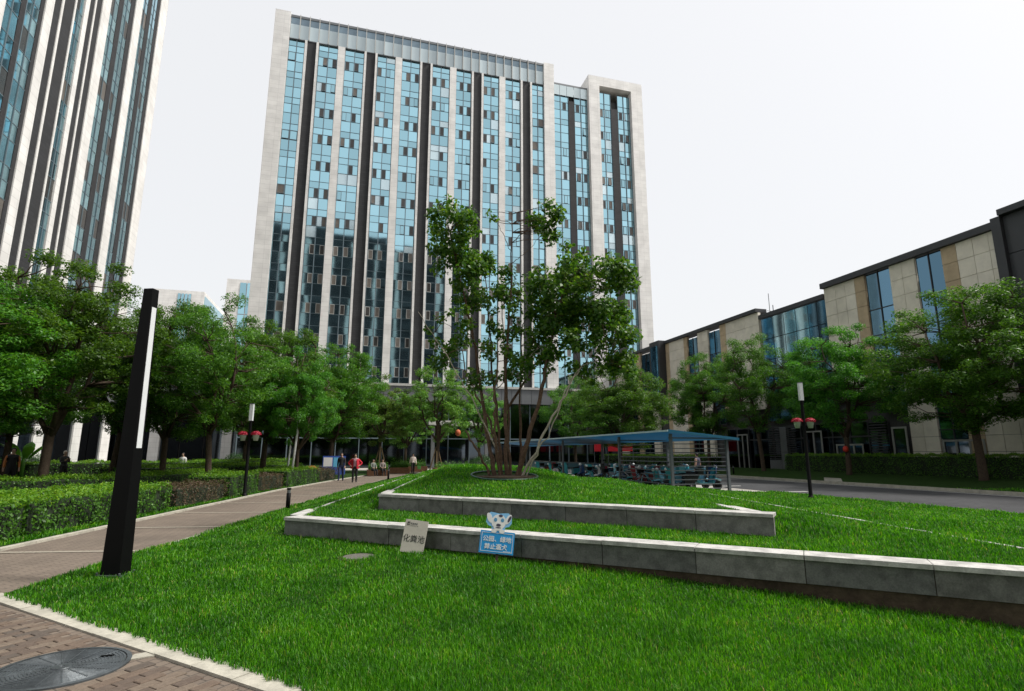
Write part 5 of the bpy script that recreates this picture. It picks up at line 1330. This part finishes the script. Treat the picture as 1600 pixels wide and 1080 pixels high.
def stakes(x, y, label):
    o = empty('tree_stakes', (x, y, 0), label=label, cat='tree support', group='timber tripods holding young trees'); o['local'] = 1
    for k in range(3):
        t = 2 * math.pi * k / 3 + .4; MB().tube([(math.cos(t) * .75, math.sin(t) * .75, 0), (math.cos(t) * .06, math.sin(t) * .06, 2.3)], .05, 7).build('stake', C('pale_timber', (.36, .25, .14), .8), o, True, loc=(0, 0, 0))
    MB().tube([(.09 * math.cos(t), .09 * math.sin(t), 2.15) for t in [2 * math.pi * i / 8 for i in range(9)]], .025, 5).build('strap', m_rubber, o, loc=(0, 0, 0))
stakes(2.4, 51.5, 'pale timber tripod under the young tree by the seated people'); stakes(7.2, 50.0, 'pale timber tripod under the young tree left of the maple')
for (x, y, lx_, l_) in ((-3.15, 33.2, .22, 'taller white pole leaning against the bushy garden tree'), (-3.6, 35.6, .1, 'shorter white pole beside the bushy garden tree')):
    o = empty('white_pole', (x, y, .05), label=l_, cat='pole', group='white poles'); o['local'] = 1
    MB().tube([(0, 0, 0), (lx_, .05, 3.6 if lx_ > .2 else 3.0)], .06, 8).build('shaft', m_white, o, True, loc=(0, 0, 0)); MB().ball((lx_, .05, 3.62 if lx_ > .2 else 3.02), .07, 8, 6).build('tip', m_white, o, True, loc=(0, 0, 0))
# display board, red parasol and poster left of the couple
br = empty('poster_stand', (-1.15, 41.0, .05), label='blue and white poster stand behind the couple', cat='poster'); br['local'] = 1
MB().box(-.75, .75, -.03, .03, .25, 1.5).build('panel', C('poster_blue', (.04, .10, .42)), br, loc=(0, 0, 0)); MB().box(-.05, .55, -.036, -.031, .75, 1.4).build('picture', C('poster_cyan', (.12, .45, .70)), br, loc=(0, 0, 0))
MB().box(-.7, -.12, -.036, -.031, .8, 1.4).build('text_panel', m_white, br, loc=(0, 0, 0))
for sx in (-.6, .6): MB().box(sx - .03, sx + .03, .035, .07, 0, 1.4).build('leg', m_steel, br, loc=(0, 0, 0))
rp_ = empty('folded_tent', (-2.5, 39.0, .05), label='red rounded pop up tent among the hedges left of the couple', cat='tent'); rp_['local'] = 1
MB().ball((0, 0, .55), .5, 14, 8, sz=.7).build('shell', red, rp_, True, loc=(0, 0, 0)); MB().tube([(-.45, 0, .0), (-.3, 0, .9), (.3, 0, .9), (.45, 0, .0)], .02, 6).build('hoop', m_black, rp_, loc=(0, 0, 0))
# notice board at the left edge
nb = empty('notice_board', (-15.0, 28.4, .14), R(20), label='grey notice board with orange top at the left edge', cat='sign'); nb['local'] = 1
for z0, z1, mt in ((1.25, 1.75, C('orange_panel', (.35, .10, .03))), (.85, 1.18, m_fascia), (.45, .8, m_fascia)): MB().box(-.5, .5, -.03, .03, z0, z1).build('panel', mt, nb, loc=(0, 0, 0))
for sx in (-.54, .54): MB().box(sx - .04, sx + .04, -.04, .04, -.1, 1.85).build('post', m_black, nb, loc=(0, 0, 0))
# lanterns
def lantern(x, y, z, label, col):
    o = empty('lantern', (x, y, z), label=label, cat='lantern', group='hanging lanterns'); o['local'] = 1
    MB().lathe([(.05, -.2), (.15, -.12), (.17, 0), (.15, .12), (.05, .2)], 12).build('shade', col, o, True, loc=(0, 0, 0)); MB().tube([(0, 0, -.36), (0, 0, .42)], .012, 5).build('cord', m_black, o, loc=(0, 0, 0))
lantern(6.35, 35.0, 3.0, 'orange lantern hanging left of the maple stems', C('orange_paper', (.45, .10, .03)))
lantern(30.25, 28.95, 2.0, 'red lantern on the trunk behind the right lamp post', C('red_paper', (.55, .04, .02)))
# red banners beyond the shed
for i, y in enumerate((57.5, 61.0, 65.0)):
    o = empty('red_banner', (29.6, y, .2), label='%s red banner seen through the bicycle shed, counted from the road end' % ORD[i], cat='banner', group='red banners beyond the shed'); o['local'] = 1
    MB().box(-.03, .03, -1.35, 1.35, 1.75, 3.0).build('cloth', C('banner_red', (.62, .015, .03)), o, loc=(0, 0, 0))
    for s in (-1.38, 1.38): MB().tube([(0, s, 0), (0, s, 3.1)], .04, 6).build('pole', m_steel, o, loc=(0, 0, 0))
